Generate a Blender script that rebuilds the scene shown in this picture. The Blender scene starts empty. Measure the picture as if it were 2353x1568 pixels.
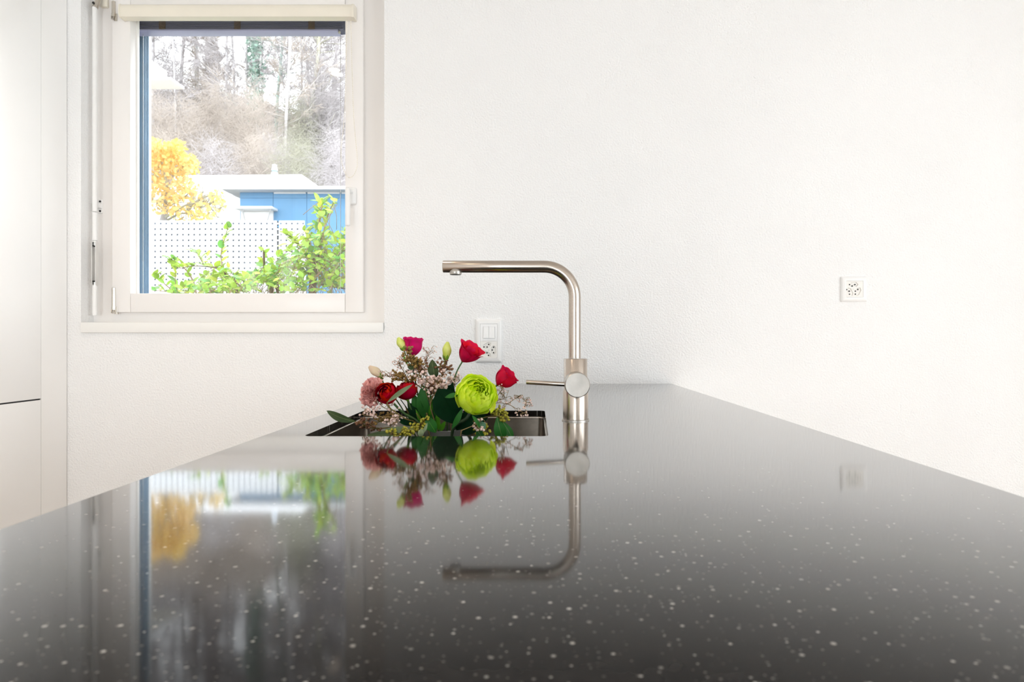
import bpy, bmesh, math, random
from mathutils import Vector, Matrix
PI = math.pi
sc = bpy.context.scene
COL = sc.collection

# ------------------------------------------------------------------ camera, sky, light, exposure
FPX, CX, CY = 1500.0, 1227.0, 780.0       # focal length and vanishing point of the room, pixels of the 2353x1568 frame
CZ, D = 1.0525, 2.243                     # camera height, distance to the window wall
cam_d = bpy.data.cameras.new('camera')
cam = bpy.data.objects.new('camera', cam_d); COL.objects.link(cam)
cam.location = (0, 0, CZ); cam.rotation_euler = (PI/2, 0, 0)
cam_d.sensor_fit = 'HORIZONTAL'; cam_d.sensor_width = 36.0
cam_d.lens = FPX/2353*36.0
cam_d.shift_x = -(CX-1176.5)/2353; cam_d.shift_y = -(784-CY)/2353
cam_d.clip_start = 0.02; cam_d.clip_end = 400
cam_d.dof.use_dof = True; cam_d.dof.focus_distance = 1.55; cam_d.dof.aperture_fstop = 10.0
sc.camera = cam

w = bpy.data.worlds.new('overcast_sky'); sc.world = w; w.use_nodes = True
bg = w.node_tree.nodes['Background']
bg.inputs[0].default_value = (0.93, 0.955, 1.0, 1); bg.inputs[1].default_value = 4.6
sc.view_settings.view_transform = 'Standard'; sc.view_settings.look = 'None'
sc.view_settings.exposure = 0.06; sc.view_settings.gamma = 1.0; sc.view_settings.use_curve_mapping = False

def area(name, loc, rot, sx, sy, power, col):
    l = bpy.data.lights.new(name, 'AREA'); l.shape = 'RECTANGLE'; l.size = sx; l.size_y = sy
    l.energy = power; l.color = col
    o = bpy.data.objects.new(name, l); COL.objects.link(o); o.location = loc; o.rotation_euler = rot
    return o
# daylight at the two glazed openings of the room (right hand wall, wall behind the camera)
area('daylight_right', (3.42, -1.4, 1.15), (0, PI/2, 0), 2.1, 3.9, 45, (0.84, 0.92, 1.0))
area('daylight_rear', (-0.85, -4.32, 1.15), (-PI/2, 0, PI), 1.1, 2.1, 60, (0.88, 0.94, 1.0))

try:
    sc.cycles.use_denoising = True; sc.cycles.max_bounces = 10; sc.cycles.diffuse_bounces = 6
    sc.cycles.glossy_bounces = 5; sc.cycles.transparent_max_bounces = 24; sc.cycles.caustics_reflective = False
    sc.cycles.sample_clamp_indirect = 6.0
except Exception: pass

def P(px, py, d): return Vector(((px-CX)*d/FPX, d, CZ+(CY-py)*d/FPX))

# ------------------------------------------------------------------ materials
def lin(c): return tuple(((v/255)/12.92 if v <= 10 else ((v/255+0.055)/1.055)**2.4) for v in c)
def mat(name, col, rough=0.5, metal=0.0, var=0.06, vscale=12, bump=0.0, bscale=100, bdetail=2, stretch=None,
        translucent=0.0, rnd=0.0, ior=1.45, coat=0.0, bdist=0.002, bstretch=None, col2=None):
    m = bpy.data.materials.new(name); m.use_nodes = True
    nt = m.node_tree; N = nt.nodes; L = nt.links
    b = N['Principled BSDF']; out = N['Material Output']
    b.inputs['Roughness'].default_value = rough; b.inputs['Metallic'].default_value = metal
    b.inputs['IOR'].default_value = ior; b.inputs['Coat Weight'].default_value = coat
    tc = N.new('ShaderNodeTexCoord'); mp = N.new('ShaderNodeMapping'); L.new(tc.outputs['Object'], mp.inputs[0])
    if stretch: mp.inputs['Scale'].default_value = stretch
    n = N.new('ShaderNodeTexNoise'); n.inputs['Scale'].default_value = vscale; n.inputs['Detail'].default_value = 3
    L.new(mp.outputs[0], n.inputs['Vector'])
    mix = N.new('ShaderNodeMix'); mix.data_type = 'RGBA'
    if col2 is None: c2 = tuple(min(1, v*(1+var)) for v in col); c1 = tuple(v*(1-var) for v in col)
    else: c1, c2 = col, col2
    mix.inputs['A'].default_value = (*c1, 1); mix.inputs['B'].default_value = (*c2, 1)
    rp = N.new('ShaderNodeMapRange'); rp.inputs[1].default_value = 0.3; rp.inputs[2].default_value = 0.7
    L.new(n.outputs['Fac'], rp.inputs[0]); L.new(rp.outputs[0], mix.inputs['Factor'])
    c = mix.outputs['Result']
    if rnd > 0:
        oi = N.new('ShaderNodeObjectInfo'); hsv = N.new('ShaderNodeHueSaturation')
        mr = N.new('ShaderNodeMapRange'); mr.inputs[3].default_value = 1-rnd; mr.inputs[4].default_value = 1+rnd
        L.new(oi.outputs['Random'], mr.inputs[0]); L.new(mr.outputs[0], hsv.inputs['Value'])
        mr2 = N.new('ShaderNodeMapRange'); mr2.inputs[3].default_value = 0.5-rnd*0.06; mr2.inputs[4].default_value = 0.5+rnd*0.06
        L.new(oi.outputs['Random'], mr2.inputs[0]); L.new(mr2.outputs[0], hsv.inputs['Hue'])
        L.new(c, hsv.inputs['Color']); c = hsv.outputs['Color']
    L.new(c, b.inputs['Base Color'])
    if bump > 0:
        n2 = N.new('ShaderNodeTexNoise'); n2.inputs['Scale'].default_value = bscale; n2.inputs['Detail'].default_value = bdetail
        if bstretch:
            mp2 = N.new('ShaderNodeMapping'); mp2.inputs['Scale'].default_value = bstretch
            L.new(tc.outputs['Object'], mp2.inputs[0]); L.new(mp2.outputs[0], n2.inputs['Vector'])
        else: L.new(tc.outputs['Object'], n2.inputs['Vector'])
        bp = N.new('ShaderNodeBump'); bp.inputs['Strength'].default_value = bump; bp.inputs['Distance'].default_value = bdist
        L.new(n2.outputs['Fac'], bp.inputs['Height']); L.new(bp.outputs[0], b.inputs['Normal'])
    if translucent > 0:
        t = N.new('ShaderNodeBsdfTranslucent'); L.new(c, t.inputs[0])
        ms = N.new('ShaderNodeMixShader'); ms.inputs[0].default_value = translucent
        L.new(b.outputs[0], ms.inputs[1]); L.new(t.outputs[0], ms.inputs[2]); L.new(ms.outputs[0], out.inputs[0])
    return m

def glass_mat(name, f0=0.05):
    m = bpy.data.materials.new(name); m.use_nodes = True
    nt = m.node_tree; N = nt.nodes; L = nt.links; N.remove(N['Principled BSDF'])
    t = N.new('ShaderNodeBsdfTransparent'); t.inputs[0].default_value = (0.975, 0.985, 0.98, 1)
    g = N.new('ShaderNodeBsdfGlossy'); g.inputs['Roughness'].default_value = 0.0
    lw = N.new('ShaderNodeLayerWeight'); lw.inputs[0].default_value = 0.5
    p = N.new('ShaderNodeMath'); p.operation = 'POWER'; p.inputs[1].default_value = 5; L.new(lw.outputs['Facing'], p.inputs[0])
    q = N.new('ShaderNodeMath'); q.operation = 'MULTIPLY_ADD'; q.inputs[1].default_value = 0.9; q.inputs[2].default_value = f0
    L.new(p.outputs[0], q.inputs[0])
    ms = N.new('ShaderNodeMixShader'); L.new(q.outputs[0], ms.inputs[0]); L.new(t.outputs[0], ms.inputs[1]); L.new(g.outputs[0], ms.inputs[2])
    L.new(ms.outputs[0], N['Material Output'].inputs[0])
    return m

def emit_mat(name, col, s):
    m = bpy.data.materials.new(name); m.use_nodes = True
    N = m.node_tree.nodes; L = m.node_tree.links; N.remove(N['Principled BSDF'])
    e = N.new('ShaderNodeEmission'); e.inputs[0].default_value = (*col, 1); e.inputs[1].default_value = s
    L.new(e.outputs[0], N['Material Output'].inputs[0]); return m

def quartz_mat():
    m = mat('speckled_dark_quartz', (0.0125, 0.0112, 0.010), rough=0.05, var=0.25, vscale=60, ior=1.21)
    nt = m.node_tree; N = nt.nodes; L = nt.links; b = N['Principled BSDF']
    base = b.inputs['Base Color'].links[0].from_socket
    tc = N.new('ShaderNodeTexCoord')
    cur = base
    for scale, rmin, rmax, keep, colr in ((100, 0.02, 0.165, 0.50, (0.62, 0.60, 0.56)), (190, 0.03, 0.20, 0.45, (0.22, 0.21, 0.195))):
        v = N.new('ShaderNodeTexVoronoi'); v.voronoi_dimensions = '2D'; v.inputs['Scale'].default_value = scale
        L.new(tc.outputs['Object'], v.inputs['Vector'])
        sp = N.new('ShaderNodeSeparateColor'); L.new(v.outputs['Color'], sp.inputs[0])
        rr = N.new('ShaderNodeMapRange'); rr.inputs[1].default_value = 1-keep; rr.inputs[2].default_value = 1.0
        rr.inputs[3].default_value = rmin; rr.inputs[4].default_value = rmax; rr.clamp = False
        L.new(sp.outputs[0], rr.inputs[0])
        d = N.new('ShaderNodeMath'); d.operation = 'SUBTRACT'; L.new(rr.outputs[0], d.inputs[0]); L.new(v.outputs['Distance'], d.inputs[1])
        s = N.new('ShaderNodeMapRange'); s.inputs[1].default_value = 0; s.inputs[2].default_value = 0.05; L.new(d.outputs[0], s.inputs[0])
        k = N.new('ShaderNodeMath'); k.operation = 'MULTIPLY'; L.new(s.outputs[0], k.inputs[0])
        k2 = N.new('ShaderNodeMapRange'); k2.inputs[3].default_value = 0.12; k2.inputs[4].default_value = 0.75; L.new(sp.outputs[1], k2.inputs[0])
        L.new(k2.outputs[0], k.inputs[1])
        mx = N.new('ShaderNodeMix'); mx.data_type = 'RGBA'; L.new(k.outputs[0], mx.inputs['Factor'])
        L.new(cur, mx.inputs['A']); mx.inputs['B'].default_value = (*colr, 1); cur = mx.outputs['Result']
    L.new(cur, b.inputs['Base Color'])
    # polished face: mirror share rises steeply towards grazing angles
    b.inputs['Specular IOR Level'].default_value = 0.0
    lw = N.new('ShaderNodeLayerWeight'); lw.inputs[0].default_value = 0.5
    fc = N.new('ShaderNodeFloatCurve'); cv = fc.mapping.curves[0]
    pts = [(0.0, 0.014), (0.45, 0.017), (0.54, 0.028), (0.60, 0.065), (0.66, 0.145), (0.73, 0.30), (0.825, 0.58), (0.93, 0.77), (1.0, 0.86)]
    cv.points[0].location = pts[0]; cv.points[1].location = pts[-1]
    for p in pts[1:-1]: cv.points.new(*p)
    fc.mapping.update()
    L.new(lw.outputs['Facing'], fc.inputs['Value'])
    gl_ = N.new('ShaderNodeBsdfGlossy'); gl_.inputs['Roughness'].default_value = 0.06; gl_.inputs['Color'].default_value = (1, 1, 1, 1)
    ms = N.new('ShaderNodeMixShader'); L.new(fc.outputs[0], ms.inputs[0]); L.new(b.outputs[0], ms.inputs[1]); L.new(gl_.outputs[0], ms.inputs[2])
    L.new(ms.outputs[0], N['Material Output'].inputs[0])
    return m

M = {}
M['plaster'] = mat('white_textured_plaster', (0.88, 0.88, 0.875), rough=0.75, var=0.012, vscale=3, bump=0.75, bscale=165, bdetail=4, bdist=0.004)
M['reveal'] = mat('smooth_white_plaster', (0.875, 0.845, 0.825), rough=0.7, var=0.01, bump=0.1, bscale=200)
M['ceiling'] = mat('white_ceiling_paint', (0.86, 0.85, 0.83), rough=0.9, var=0.01)
M['frame'] = mat('white_window_lacquer', (0.875, 0.848, 0.825), rough=0.32, var=0.01, vscale=4)
M['sill'] = mat('white_sill_lacquer', (0.88, 0.87, 0.84), rough=0.35, var=0.01)
M['cream'] = mat('cream_plastic', (0.84, 0.79, 0.68), rough=0.3, var=0.02)
M['white_plastic'] = mat('white_plastic', (0.87, 0.865, 0.855), rough=0.32, var=0.01)
M['recess_plastic'] = mat('socket_plastic', (0.83, 0.81, 0.77), rough=0.35, var=0.01)
M['black'] = mat('black_and_hole_shade', (0.006, 0.006, 0.006), rough=0.6)  # black small parts; on the socket discs it stands for hole shade
M['cabinet'] = mat('satin_white_lacquer', (0.93, 0.92, 0.905), coat=0.6, rough=0.2, var=0.01, vscale=3)
M['dark_metal'] = mat('dark_handle_profile', (0.02, 0.02, 0.022), rough=0.4, metal=0.5)
M['steel'] = mat('brushed_steel', (0.48, 0.42, 0.365), rough=0.25, metal=1.0, var=0.10, vscale=60, stretch=(12, 12, 0.6), bump=0.05, bscale=600, bstretch=(3, 3, 0.05), bdist=0.0005)
M['steel_h'] = mat('brushed_steel_spout', (0.48, 0.42, 0.365), rough=0.25, metal=1.0, var=0.08, vscale=60, stretch=(0.6, 12, 12), bump=0.05, bscale=600, bstretch=(0.05, 3, 3), bdist=0.0005)
M['steel_disc'] = mat('satin_steel', (0.47, 0.445, 0.41), rough=0.36, metal=1.0, var=0.12, vscale=50)
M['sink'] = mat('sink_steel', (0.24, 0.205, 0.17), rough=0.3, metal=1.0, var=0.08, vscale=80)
M['hinge'] = mat('nickel_hinge', (0.62, 0.58, 0.52), rough=0.25, metal=1.0)
M['floor'] = mat('warm_oak_floor', (0.56, 0.44, 0.345), rough=0.45, var=0.2, vscale=6, stretch=(1, 8, 1))
M['quartz'] = quartz_mat()
M['quartz_edge'] = M['quartz']
M['pane'] = glass_mat('window_glass', 0.045)
M['blue_alu'] = mat('blue_anodised_rail', lin((106, 138, 164)), rough=0.4, metal=0.2, var=0.1)
M['blind'] = mat('grey_blue_slat', lin((92, 92, 122)), rough=0.45, metal=0.1, var=0.1, stretch=(0.2, 4, 60))
M['blind_rail'] = mat('lavender_bottom_rail', lin((172, 172, 205)), rough=0.4, var=0.03)
M['tape'] = mat('brown_ladder_tape', (0.10, 0.055, 0.03), rough=0.8, var=0.5, vscale=500)
M['ext_white'] = mat('white_exterior_render', (0.84, 0.85, 0.87), rough=0.8, var=0.02, bump=0.3, bscale=60)
M['fence'] = mat('white_powder_coat', (0.60, 0.62, 0.65), rough=0.5, var=0.01)
M['soffit'] = mat('grey_soffit', (0.50, 0.50, 0.51), rough=0.7, var=0.05)
M['blue_wall'] = mat('blue_facade', lin((80, 130, 168)), rough=0.55, var=0.06, vscale=2)
M['blue_dark'] = mat('blue_joint', lin((34, 84, 130)), rough=0.6)
M['roof_white'] = mat('white_roof', (0.85, 0.86, 0.88), rough=0.7, var=0.02)
M['ground'] = mat('lawn_ground', (0.26, 0.255, 0.21), rough=0.95, var=0.3, vscale=3)
M['hill'] = mat('leaf_litter_hill', (0.16, 0.135, 0.12), rough=1.0, vscale=0.45, col2=(0.24, 0.21, 0.19))
M['bark_grey'] = mat('hazed_grey_bark', (0.40, 0.385, 0.39), rough=0.9, var=0.25, vscale=3)  # bark lightened: distance haze is put into the colour
M['bark_pale'] = mat('pale_birch_bark', (0.52, 0.50, 0.50), rough=0.9, var=0.2, vscale=3)
M['bark_green'] = mat('hazed_ivy_green_bark', (0.28, 0.37, 0.33), rough=0.9, var=0.35, vscale=3)  # paler green, with the forest haze mixed into it
M['twig_beige'] = mat('beige_twigs', (0.46, 0.40, 0.345), rough=0.9, vscale=0.5, col2=(0.55, 0.49, 0.44))
M['twig_grey'] = mat('hazed_grey_twigs', (0.46, 0.43, 0.44), rough=0.9, vscale=0.5, col2=(0.54, 0.51, 0.51))  # greys raised so the twigs carry the haze themselves
M['twig_olive'] = mat('olive_twigs', (0.38, 0.37, 0.28), rough=0.9, vscale=0.5, col2=(0.45, 0.45, 0.36))
M['ivy'] = mat('hazed_ivy_leaves', (0.27, 0.40, 0.33), rough=0.7, var=0.3, vscale=2)  # ivy tone washed pale to stand in for haze
M['bark_brown'] = mat('brown_bark', (0.13, 0.085, 0.055), rough=0.9, var=0.3, vscale=30)
M['twig_brown'] = mat('brown_twig', (0.26, 0.18, 0.10), rough=0.9, var=0.2)
M['yellow_leaf'] = mat('autumn_yellow_leaf', (0.78, 0.57, 0.12), rough=0.6, vscale=2, col2=(0.84, 0.63, 0.33), translucent=0.35)
M['bush1'] = mat('lime_leaf', (0.34, 0.54, 0.06), rough=0.35, var=0.15, translucent=0.35, rnd=0.25)
M['bush2'] = mat('deep_green_leaf', (0.17, 0.38, 0.08), rough=0.35, var=0.15, translucent=0.3, rnd=0.3)
M['bush3'] = mat('yellow_green_leaf', (0.46, 0.56, 0.06), rough=0.35, var=0.15, translucent=0.35, rnd=0.2)
M['vase'] = mat('dark_grey_glaze', (0.13, 0.13, 0.12), rough=0.12, var=0.15, vscale=20)
M['rose_green'] = mat('lime_rose_petal', lin((230, 250, 20)), rough=0.5, vscale=60, col2=lin((240, 253, 105)), translucent=0.4, ior=1.25, rnd=0.08)
M['rose_red'] = mat('dark_red_petal', lin((170, 0, 18)), rough=0.6, ior=1.2, vscale=60, col2=lin((192, 2, 24)), translucent=0.05, rnd=0.15)
M['lisi_red'] = mat('crimson_petal', lin((222, 8, 58)), rough=0.5, vscale=90, ior=1.22, col2=lin((202, 24, 66)), translucent=0.25, rnd=0.12)
M['lisi_magenta'] = mat('magenta_petal', lin((224, 10, 116)), rough=0.5, vscale=90, ior=1.22, col2=lin((190, 34, 96)), translucent=0.25, rnd=0.12)
M['carnation'] = mat('dusty_pink_petal', lin((244, 192, 186)), rough=0.8, ior=1.2, vscale=50, col2=lin((228, 166, 160)), translucent=0.2, rnd=0.12)
M['bud_green'] = mat('lime_bud', lin((205, 222, 70)), rough=0.5, vscale=60, col2=lin((228, 234, 140)), translucent=0.15)
M['bud_cream'] = mat('cream_bud', lin((226, 212, 178)), rough=0.5, vscale=60, col2=lin((232, 200, 176)), translucent=0.2)
M['sepal'] = mat('green_sepal', lin((110, 150, 40)), rough=0.5, var=0.15)
M['stem'] = mat('green_stem', lin((62, 92, 44)), rough=0.5, var=0.15)
M['stem_dark'] = mat('dark_green_stem', lin((38, 62, 34)), rough=0.5, var=0.2)
M['stem_olive'] = mat('olive_stem', lin((112, 98, 44)), rough=0.6, var=0.2)
M['leaf_dark'] = mat('dark_green_rose_leaf', lin((6, 42, 20)), rough=0.6, ior=1.16, var=0.3, vscale=40, translucent=0.08)
M['leaf_mid'] = mat('green_leaf', lin((44, 104, 40)), rough=0.45, ior=1.28, var=0.2, vscale=40, translucent=0.2)
M['leaf_bright'] = mat('bright_green_leaf', lin((88, 158, 40)), rough=0.45, ior=1.28, var=0.2, vscale=40, translucent=0.25)
M['leaf_euc'] = mat('eucalyptus_leaf', lin((74, 92, 58)), rough=0.5, ior=1.28, var=0.15, vscale=40, translucent=0.15)
M['leaf_pale'] = mat('pale_eucalyptus_leaf', lin((132, 148, 112)), rough=0.5, var=0.12, vscale=40, translucent=0.2)
M['leaf_teal'] = mat('blue_green_leaf', lin((104, 150, 120)), rough=0.5, var=0.12, vscale=40, translucent=0.2)
M['vein'] = mat('pale_leaf_vein', lin((128, 142, 90)), rough=0.5)
M['seed_brown'] = mat('golden_brown_seeds', lin((134, 104, 50)), rough=0.55, var=0.25, vscale=200)
M['seed_dark'] = mat('russet_seeds', lin((120, 82, 56)), rough=0.55, var=0.25, vscale=200)
M['seed_green'] = mat('olive_green_seeds', lin((158, 152, 44)), rough=0.55, var=0.25, vscale=200)
M['gyps'] = mat('pale_pink_gypsophila', lin((250, 224, 214)), rough=0.7, var=0.06, vscale=200, translucent=0.2)
M['gyps_stem'] = mat('gypsophila_stem', lin((142, 118, 74)), rough=0.7, var=0.1)
M['lamp'] = emit_mat('downlight_glow', (1.0, 0.86, 0.66), 45)
M['lamp_ring'] = mat('white_lamp_ring', (0.85, 0.85, 0.84), rough=0.3)

# ------------------------------------------------------------------ geometry collector
def frame_of(axis):
    z = Vector(axis).normalized()
    a = Vector((0, 0, 1)) if abs(z.z) < 0.9 else Vector((1, 0, 0))
    x = a.cross(z).normalized(); y = z.cross(x)
    return x, y, z

class G:
    def __init__(s): s.v = []; s.f = []
    def add(s, vs, fs):
        o = len(s.v); s.v += [Vector(p) for p in vs]; s.f += [tuple(i+o for i in f) for f in fs]; return s
    def box(s, x0, x1, y0, y1, z0, z1, bev=0.0, seg=2):
        if bev > 0:
            bm = bmesh.new(); bmesh.ops.create_cube(bm, size=1)
            for v in bm.verts: v.co = Vector(((x0+x1)/2+v.co.x*(x1-x0), (y0+y1)/2+v.co.y*(y1-y0), (z0+z1)/2+v.co.z*(z1-z0)))
            bmesh.ops.bevel(bm, geom=bm.edges[:], offset=bev, segments=seg, affect='EDGES', profile=0.5)
            s.bm(bm); return s
        return s.add([(x0,y0,z0),(x1,y0,z0),(x1,y1,z0),(x0,y1,z0),(x0,y0,z1),(x1,y0,z1),(x1,y1,z1),(x0,y1,z1)],
                     [(0,3,2,1),(4,5,6,7),(0,1,5,4),(1,2,6,5),(2,3,7,6),(3,0,4,7)])
    def bm(s, bm):
        bm.verts.ensure_lookup_table(); bm.verts.index_update()
        s.add([v.co.copy() for v in bm.verts], [tuple(v.index for v in f.verts) for f in bm.faces]); bm.free(); return s
    def tube(s, pts, r, n=8, cap=True):
        pts = [Vector(p) for p in pts]; m = len(pts)
        rs = r if isinstance(r, (list, tuple)) else [r]*m
        vs = []; fs = []; px = None
        for i, p in enumerate(pts):
            t = (pts[min(i+1, m-1)]-pts[max(i-1, 0)])
            if t.length < 1e-9: t = Vector((0, 0, 1))
            t.normalize()
            if px is None: x, y, _ = frame_of(t)
            else:
                x = px - t*px.dot(t)
                if x.length < 1e-6: x, y, _ = frame_of(t)
                x.normalize(); y = t.cross(x)
            px = x
            for k in range(n):
                a = 2*PI*k/n; vs.append(p+(x*math.cos(a)+y*math.sin(a))*rs[i])
        for i in range(m-1):
            for k in range(n): fs.append((i*n+k, i*n+(k+1)%n, (i+1)*n+(k+1)%n, (i+1)*n+k))
        if cap: fs.append(tuple(range(n-1, -1, -1))); fs.append(tuple((m-1)*n+k for k in range(n)))
        return s.add(vs, fs)
    def lathe(s, prof, c=(0, 0, 0), axis=(0, 0, 1), n=32, close=False):
        x, y, z = frame_of(axis); c = Vector(c); vs = []; fs = []
        for r, h in prof:
            for k in range(n):
                a = 2*PI*k/n; vs.append(c+z*h+(x*math.cos(a)+y*math.sin(a))*r)
        m = len(prof)
        for i in range(m-1):
            for k in range(n): fs.append((i*n+k, i*n+(k+1)%n, (i+1)*n+(k+1)%n, (i+1)*n+k))
        return s.add(vs, fs)
    def ball(s, c, r, n=6, m=4, axis=(0, 0, 1), st=1.0):
        return s.lathe([(max(1e-5, r*math.sin(PI*i/m)), -r*st*math.cos(PI*i/m)) for i in range(m+1)], c, axis, n)
    def grid(s, fn, nu, nv):
        vs = [fn(i/nu, j/nv) for j in range(nv+1) for i in range(nu+1)]
        fs = [(j*(nu+1)+i, j*(nu+1)+i+1, (j+1)*(nu+1)+i+1, (j+1)*(nu+1)+i) for j in range(nv) for i in range(nu)]
        return s.add(vs, fs)
    def prism(s, poly, mp, a, b):
        n = len(poly)
        vs = [mp(u, v, a) for u, v in poly]+[mp(u, v, b) for u, v in poly]
        return s.add(vs, [tuple(range(n-1, -1, -1)), tuple(range(n, 2*n))]+[(i, (i+1) % n, n+(i+1) % n, n+i) for i in range(n)])
    def ring(s, outer, hole, k, mp, a, b):
        """slab between heights a and b with a hole; hole = 4*k points, k per corner of outer"""
        n = len(hole)
        def V(p, h): return mp(p[0], p[1], h)
        vs = [V(p, a) for p in hole]+[V(p, b) for p in hole]+[V(p, a) for p in outer]+[V(p, b) for p in outer]
        fs = []
        for i in range(n):
            j = (i+1) % n; ci, cj = i//k, j//k
            for off, oo in ((0, 2*n), (n, 2*n+4)):
                fs.append((off+i, off+j, oo+ci) if ci == cj else (off+i, off+j, oo+cj, oo+ci))
            fs.append((i, j, n+j, n+i))
        for c in range(4): fs.append((2*n+c, 2*n+(c+1) % 4, 2*n+4+(c+1) % 4, 2*n+4+c))
        return s.add(vs, fs)

ORG = {}
def link(name, me, m, parent=None, org=None, smooth=None):
    o = bpy.data.objects.new(name, me); COL.objects.link(o)
    if m is not None and len(me.materials) == 0: me.materials.append(m)
    if parent is not None: o.parent = parent; ORG[o.name] = ORG[parent.name]
    else:
        o.location = org or (0, 0, 0); ORG[o.name] = Vector(org or (0, 0, 0))
    return o
def build(g, name, m, parent=None, org=None, smooth=40, fix=True):
    off = ORG[parent.name] if parent is not None else Vector(org or (0, 0, 0))
    me = bpy.data.meshes.new(name)
    me.from_pydata([tuple(p-off) for p in g.v], [], g.f); me.update()
    if fix:
        bm = bmesh.new(); bm.from_mesh(me); bmesh.ops.recalc_face_normals(bm, faces=bm.faces[:]); bm.to_mesh(me); bm.free()
    if smooth:
        me.polygons.foreach_set('use_smooth', [True]*len(me.polygons))
        if smooth < 180: me.set_sharp_from_angle(angle=math.radians(smooth))
    return link(name, me, m, parent, org)
def tag(o, label=None, cat=None, group=None, kind=None):
    if label: o['label'] = label
    if cat: o['category'] = cat
    if group: o['group'] = group
    if kind: o['kind'] = kind
    return o
def thing(name, loc, label=None, cat=None, group=None, kind=None):
    o = bpy.data.objects.new(name, None); COL.objects.link(o); o.location = loc; o.empty_display_size = 0.05
    ORG[o.name] = Vector(loc); return tag(o, label, cat, group, kind)
def XZ(u, v, h): return (u, h, v)      # wall coordinates: u = x, v = z, h = y
def XY(u, v, h): return (u, v, h)
def YZ(u, v, h): return (h, u, v)
def rect(x0, x1, y0, y1): return [(x0, y0), (x1, y0), (x1, y1), (x0, y1)]
def rrect(x0, x1, y0, y1, r, k=5):
    out = []
    for cx, cy, a0 in ((x0+r, y0+r, PI), (x1-r, y0+r, 1.5*PI), (x1-r, y1-r, 0), (x0+r, y1-r, 0.5*PI)):
        for i in range(k):
            a = a0+0.5*PI*i/(k-1); out.append((cx+r*math.cos(a), cy+r*math.sin(a)))
    return out

# ------------------------------------------------------------------ room shell
XL, XR, YB, ZC = -1.603, 3.30, -4.2, 2.41
WY = 2.655                                   # outer face of the window wall
OX0, OX1, OZ0, OZ1 = -1.5566, -0.5144, 1.085, 2.31
g = G().ring(rect(XL-0.7, XR+0.3, -0.2, 2.7), rect(OX0, OX1, OZ0, OZ1), 1, XZ, D, WY)
tag(build(g, 'wall_back', M['plaster'], smooth=0), kind='structure')
g = G().ring(rect(YB-0.3, WY, -0.2, 2.7), rect(-3.4, 0.6, 0.06, 2.22), 1, YZ, XR, XR+0.3)
tag(build(g, 'wall_right', M['plaster'], smooth=0), kind='structure')
g = G().ring(rect(XL-0.7, XR+0.3, -0.2, 2.7), rect(-1.45, -0.25, 0.06, 2.22), 1, XZ, YB-0.3, YB)
tag(build(g, 'wall_front', M['plaster'], smooth=0), kind='structure')
tag(build(G().box(XL-0.85, XL-0.62, YB-0.3, WY, -0.2, 2.7), 'wall_left', M['plaster'], smooth=0), kind='structure')
fl = thing('floor', (0, 0, 0), kind='structure')
build(G().box(XL-0.7, XR+0.3, YB-0.3, WY, -0.2, -0.012), 'subfloor', M['floor'], fl, smooth=0)
random.seed(4)
plank = None
for i, x in enumerate([XL+0.18*k for k in range(28)]):
    y = YB-random.random()*1.2
    while y < D:
        y2 = min(y+1.5, D); y1 = max(y, YB)
        if y2-y1 > 0.05:
            if plank is None:
                me = build(G().box(-0.0885, 0.0885, -0.5, 0.5, -0.012, 0.0), 'plank', M['floor'], fl, smooth=0); plank = me
                o = me
            else:
                o = plank.copy(); COL.objects.link(o)
            o.location = (x+0.09, (y1+y2)/2, 0); o.scale = (1, (y2-y1)-0.002, 1)
        y += 1.5
tag(build(G().box(XL-0.7, XR+0.3, YB-0.3, WY, ZC, ZC+0.2), 'ceiling', M['ceiling'], smooth=0), kind='structure')

def big_window(name, a0, a1, z0, z1, mp, h0, h1, n):
    t = thing(name, mp(a0, z0, h0), kind='structure')
    build(G().ring(rect(a0, a1, z0, z1), rect(a0+0.06, a1-0.06, z0+0.06, z1-0.06), 1, mp, h0, h1), 'window_frame', M['frame'], t, smooth=0)
    step = (a1-a0)/n; hm = (h0+h1)/2
    for i in range(1, n):
        build(G().prism(rect(a0+i*step-0.035, a0+i*step+0.035, z0+0.06, z1-0.06), mp, h0, h1), 'mullion', M['frame'], t, smooth=0)
    for i in range(n):
        build(G().prism(rect(a0+i*step+0.02, a0+(i+1)*step-0.02, z0+0.05, z1-0.05), mp, hm-0.003, hm+0.003), 'pane', M['pane'], t, smooth=0)
big_window('window_2', -3.4, 0.6, 0.06, 2.22, YZ, XR+0.06, XR+0.11, 3)
big_window('window_3', -1.45, -0.25, 0.06, 2.22, XZ, YB-0.11, YB-0.06, 2)

dr = thing('reflection_door_1', (0.42, YB, 0), kind='structure')  # unseen door, added for its dark reflection in the faucet column
M['walnut'] = mat('added_dark_door', (0.045, 0.028, 0.018), rough=0.4, var=0.3, vscale=8, stretch=(6, 6, 0.6))  # dark tone of the added door, meant to show in the steel
build(G().box(-0.02, 0.86, YB, YB+0.035, 0.005, 2.05, 0.003), 'door_leaf', M['walnut'], dr)
build(G().ring(rect(-0.09, 0.93, -0.001, 2.12), rect(-0.022, 0.862, 0.0, 2.052), 1, XZ, YB, YB+0.045), 'door_frame', M['frame'], dr, smooth=0)
build(G().tube([(0.04, YB+0.036, 1.0), (0.04, YB+0.085, 1.0), (0.16, YB+0.085, 1.0)], 0.009, 10), 'door_handle', M['steel_disc'], dr)
# baseboards
tag(build(G().box(-1.603, -0.43, D-0.012, D, 0, 0.06).box(0.475, XR, D-0.012, D, 0, 0.06), 'baseboard_back', M['frame'], smooth=0), kind='structure')

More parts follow.
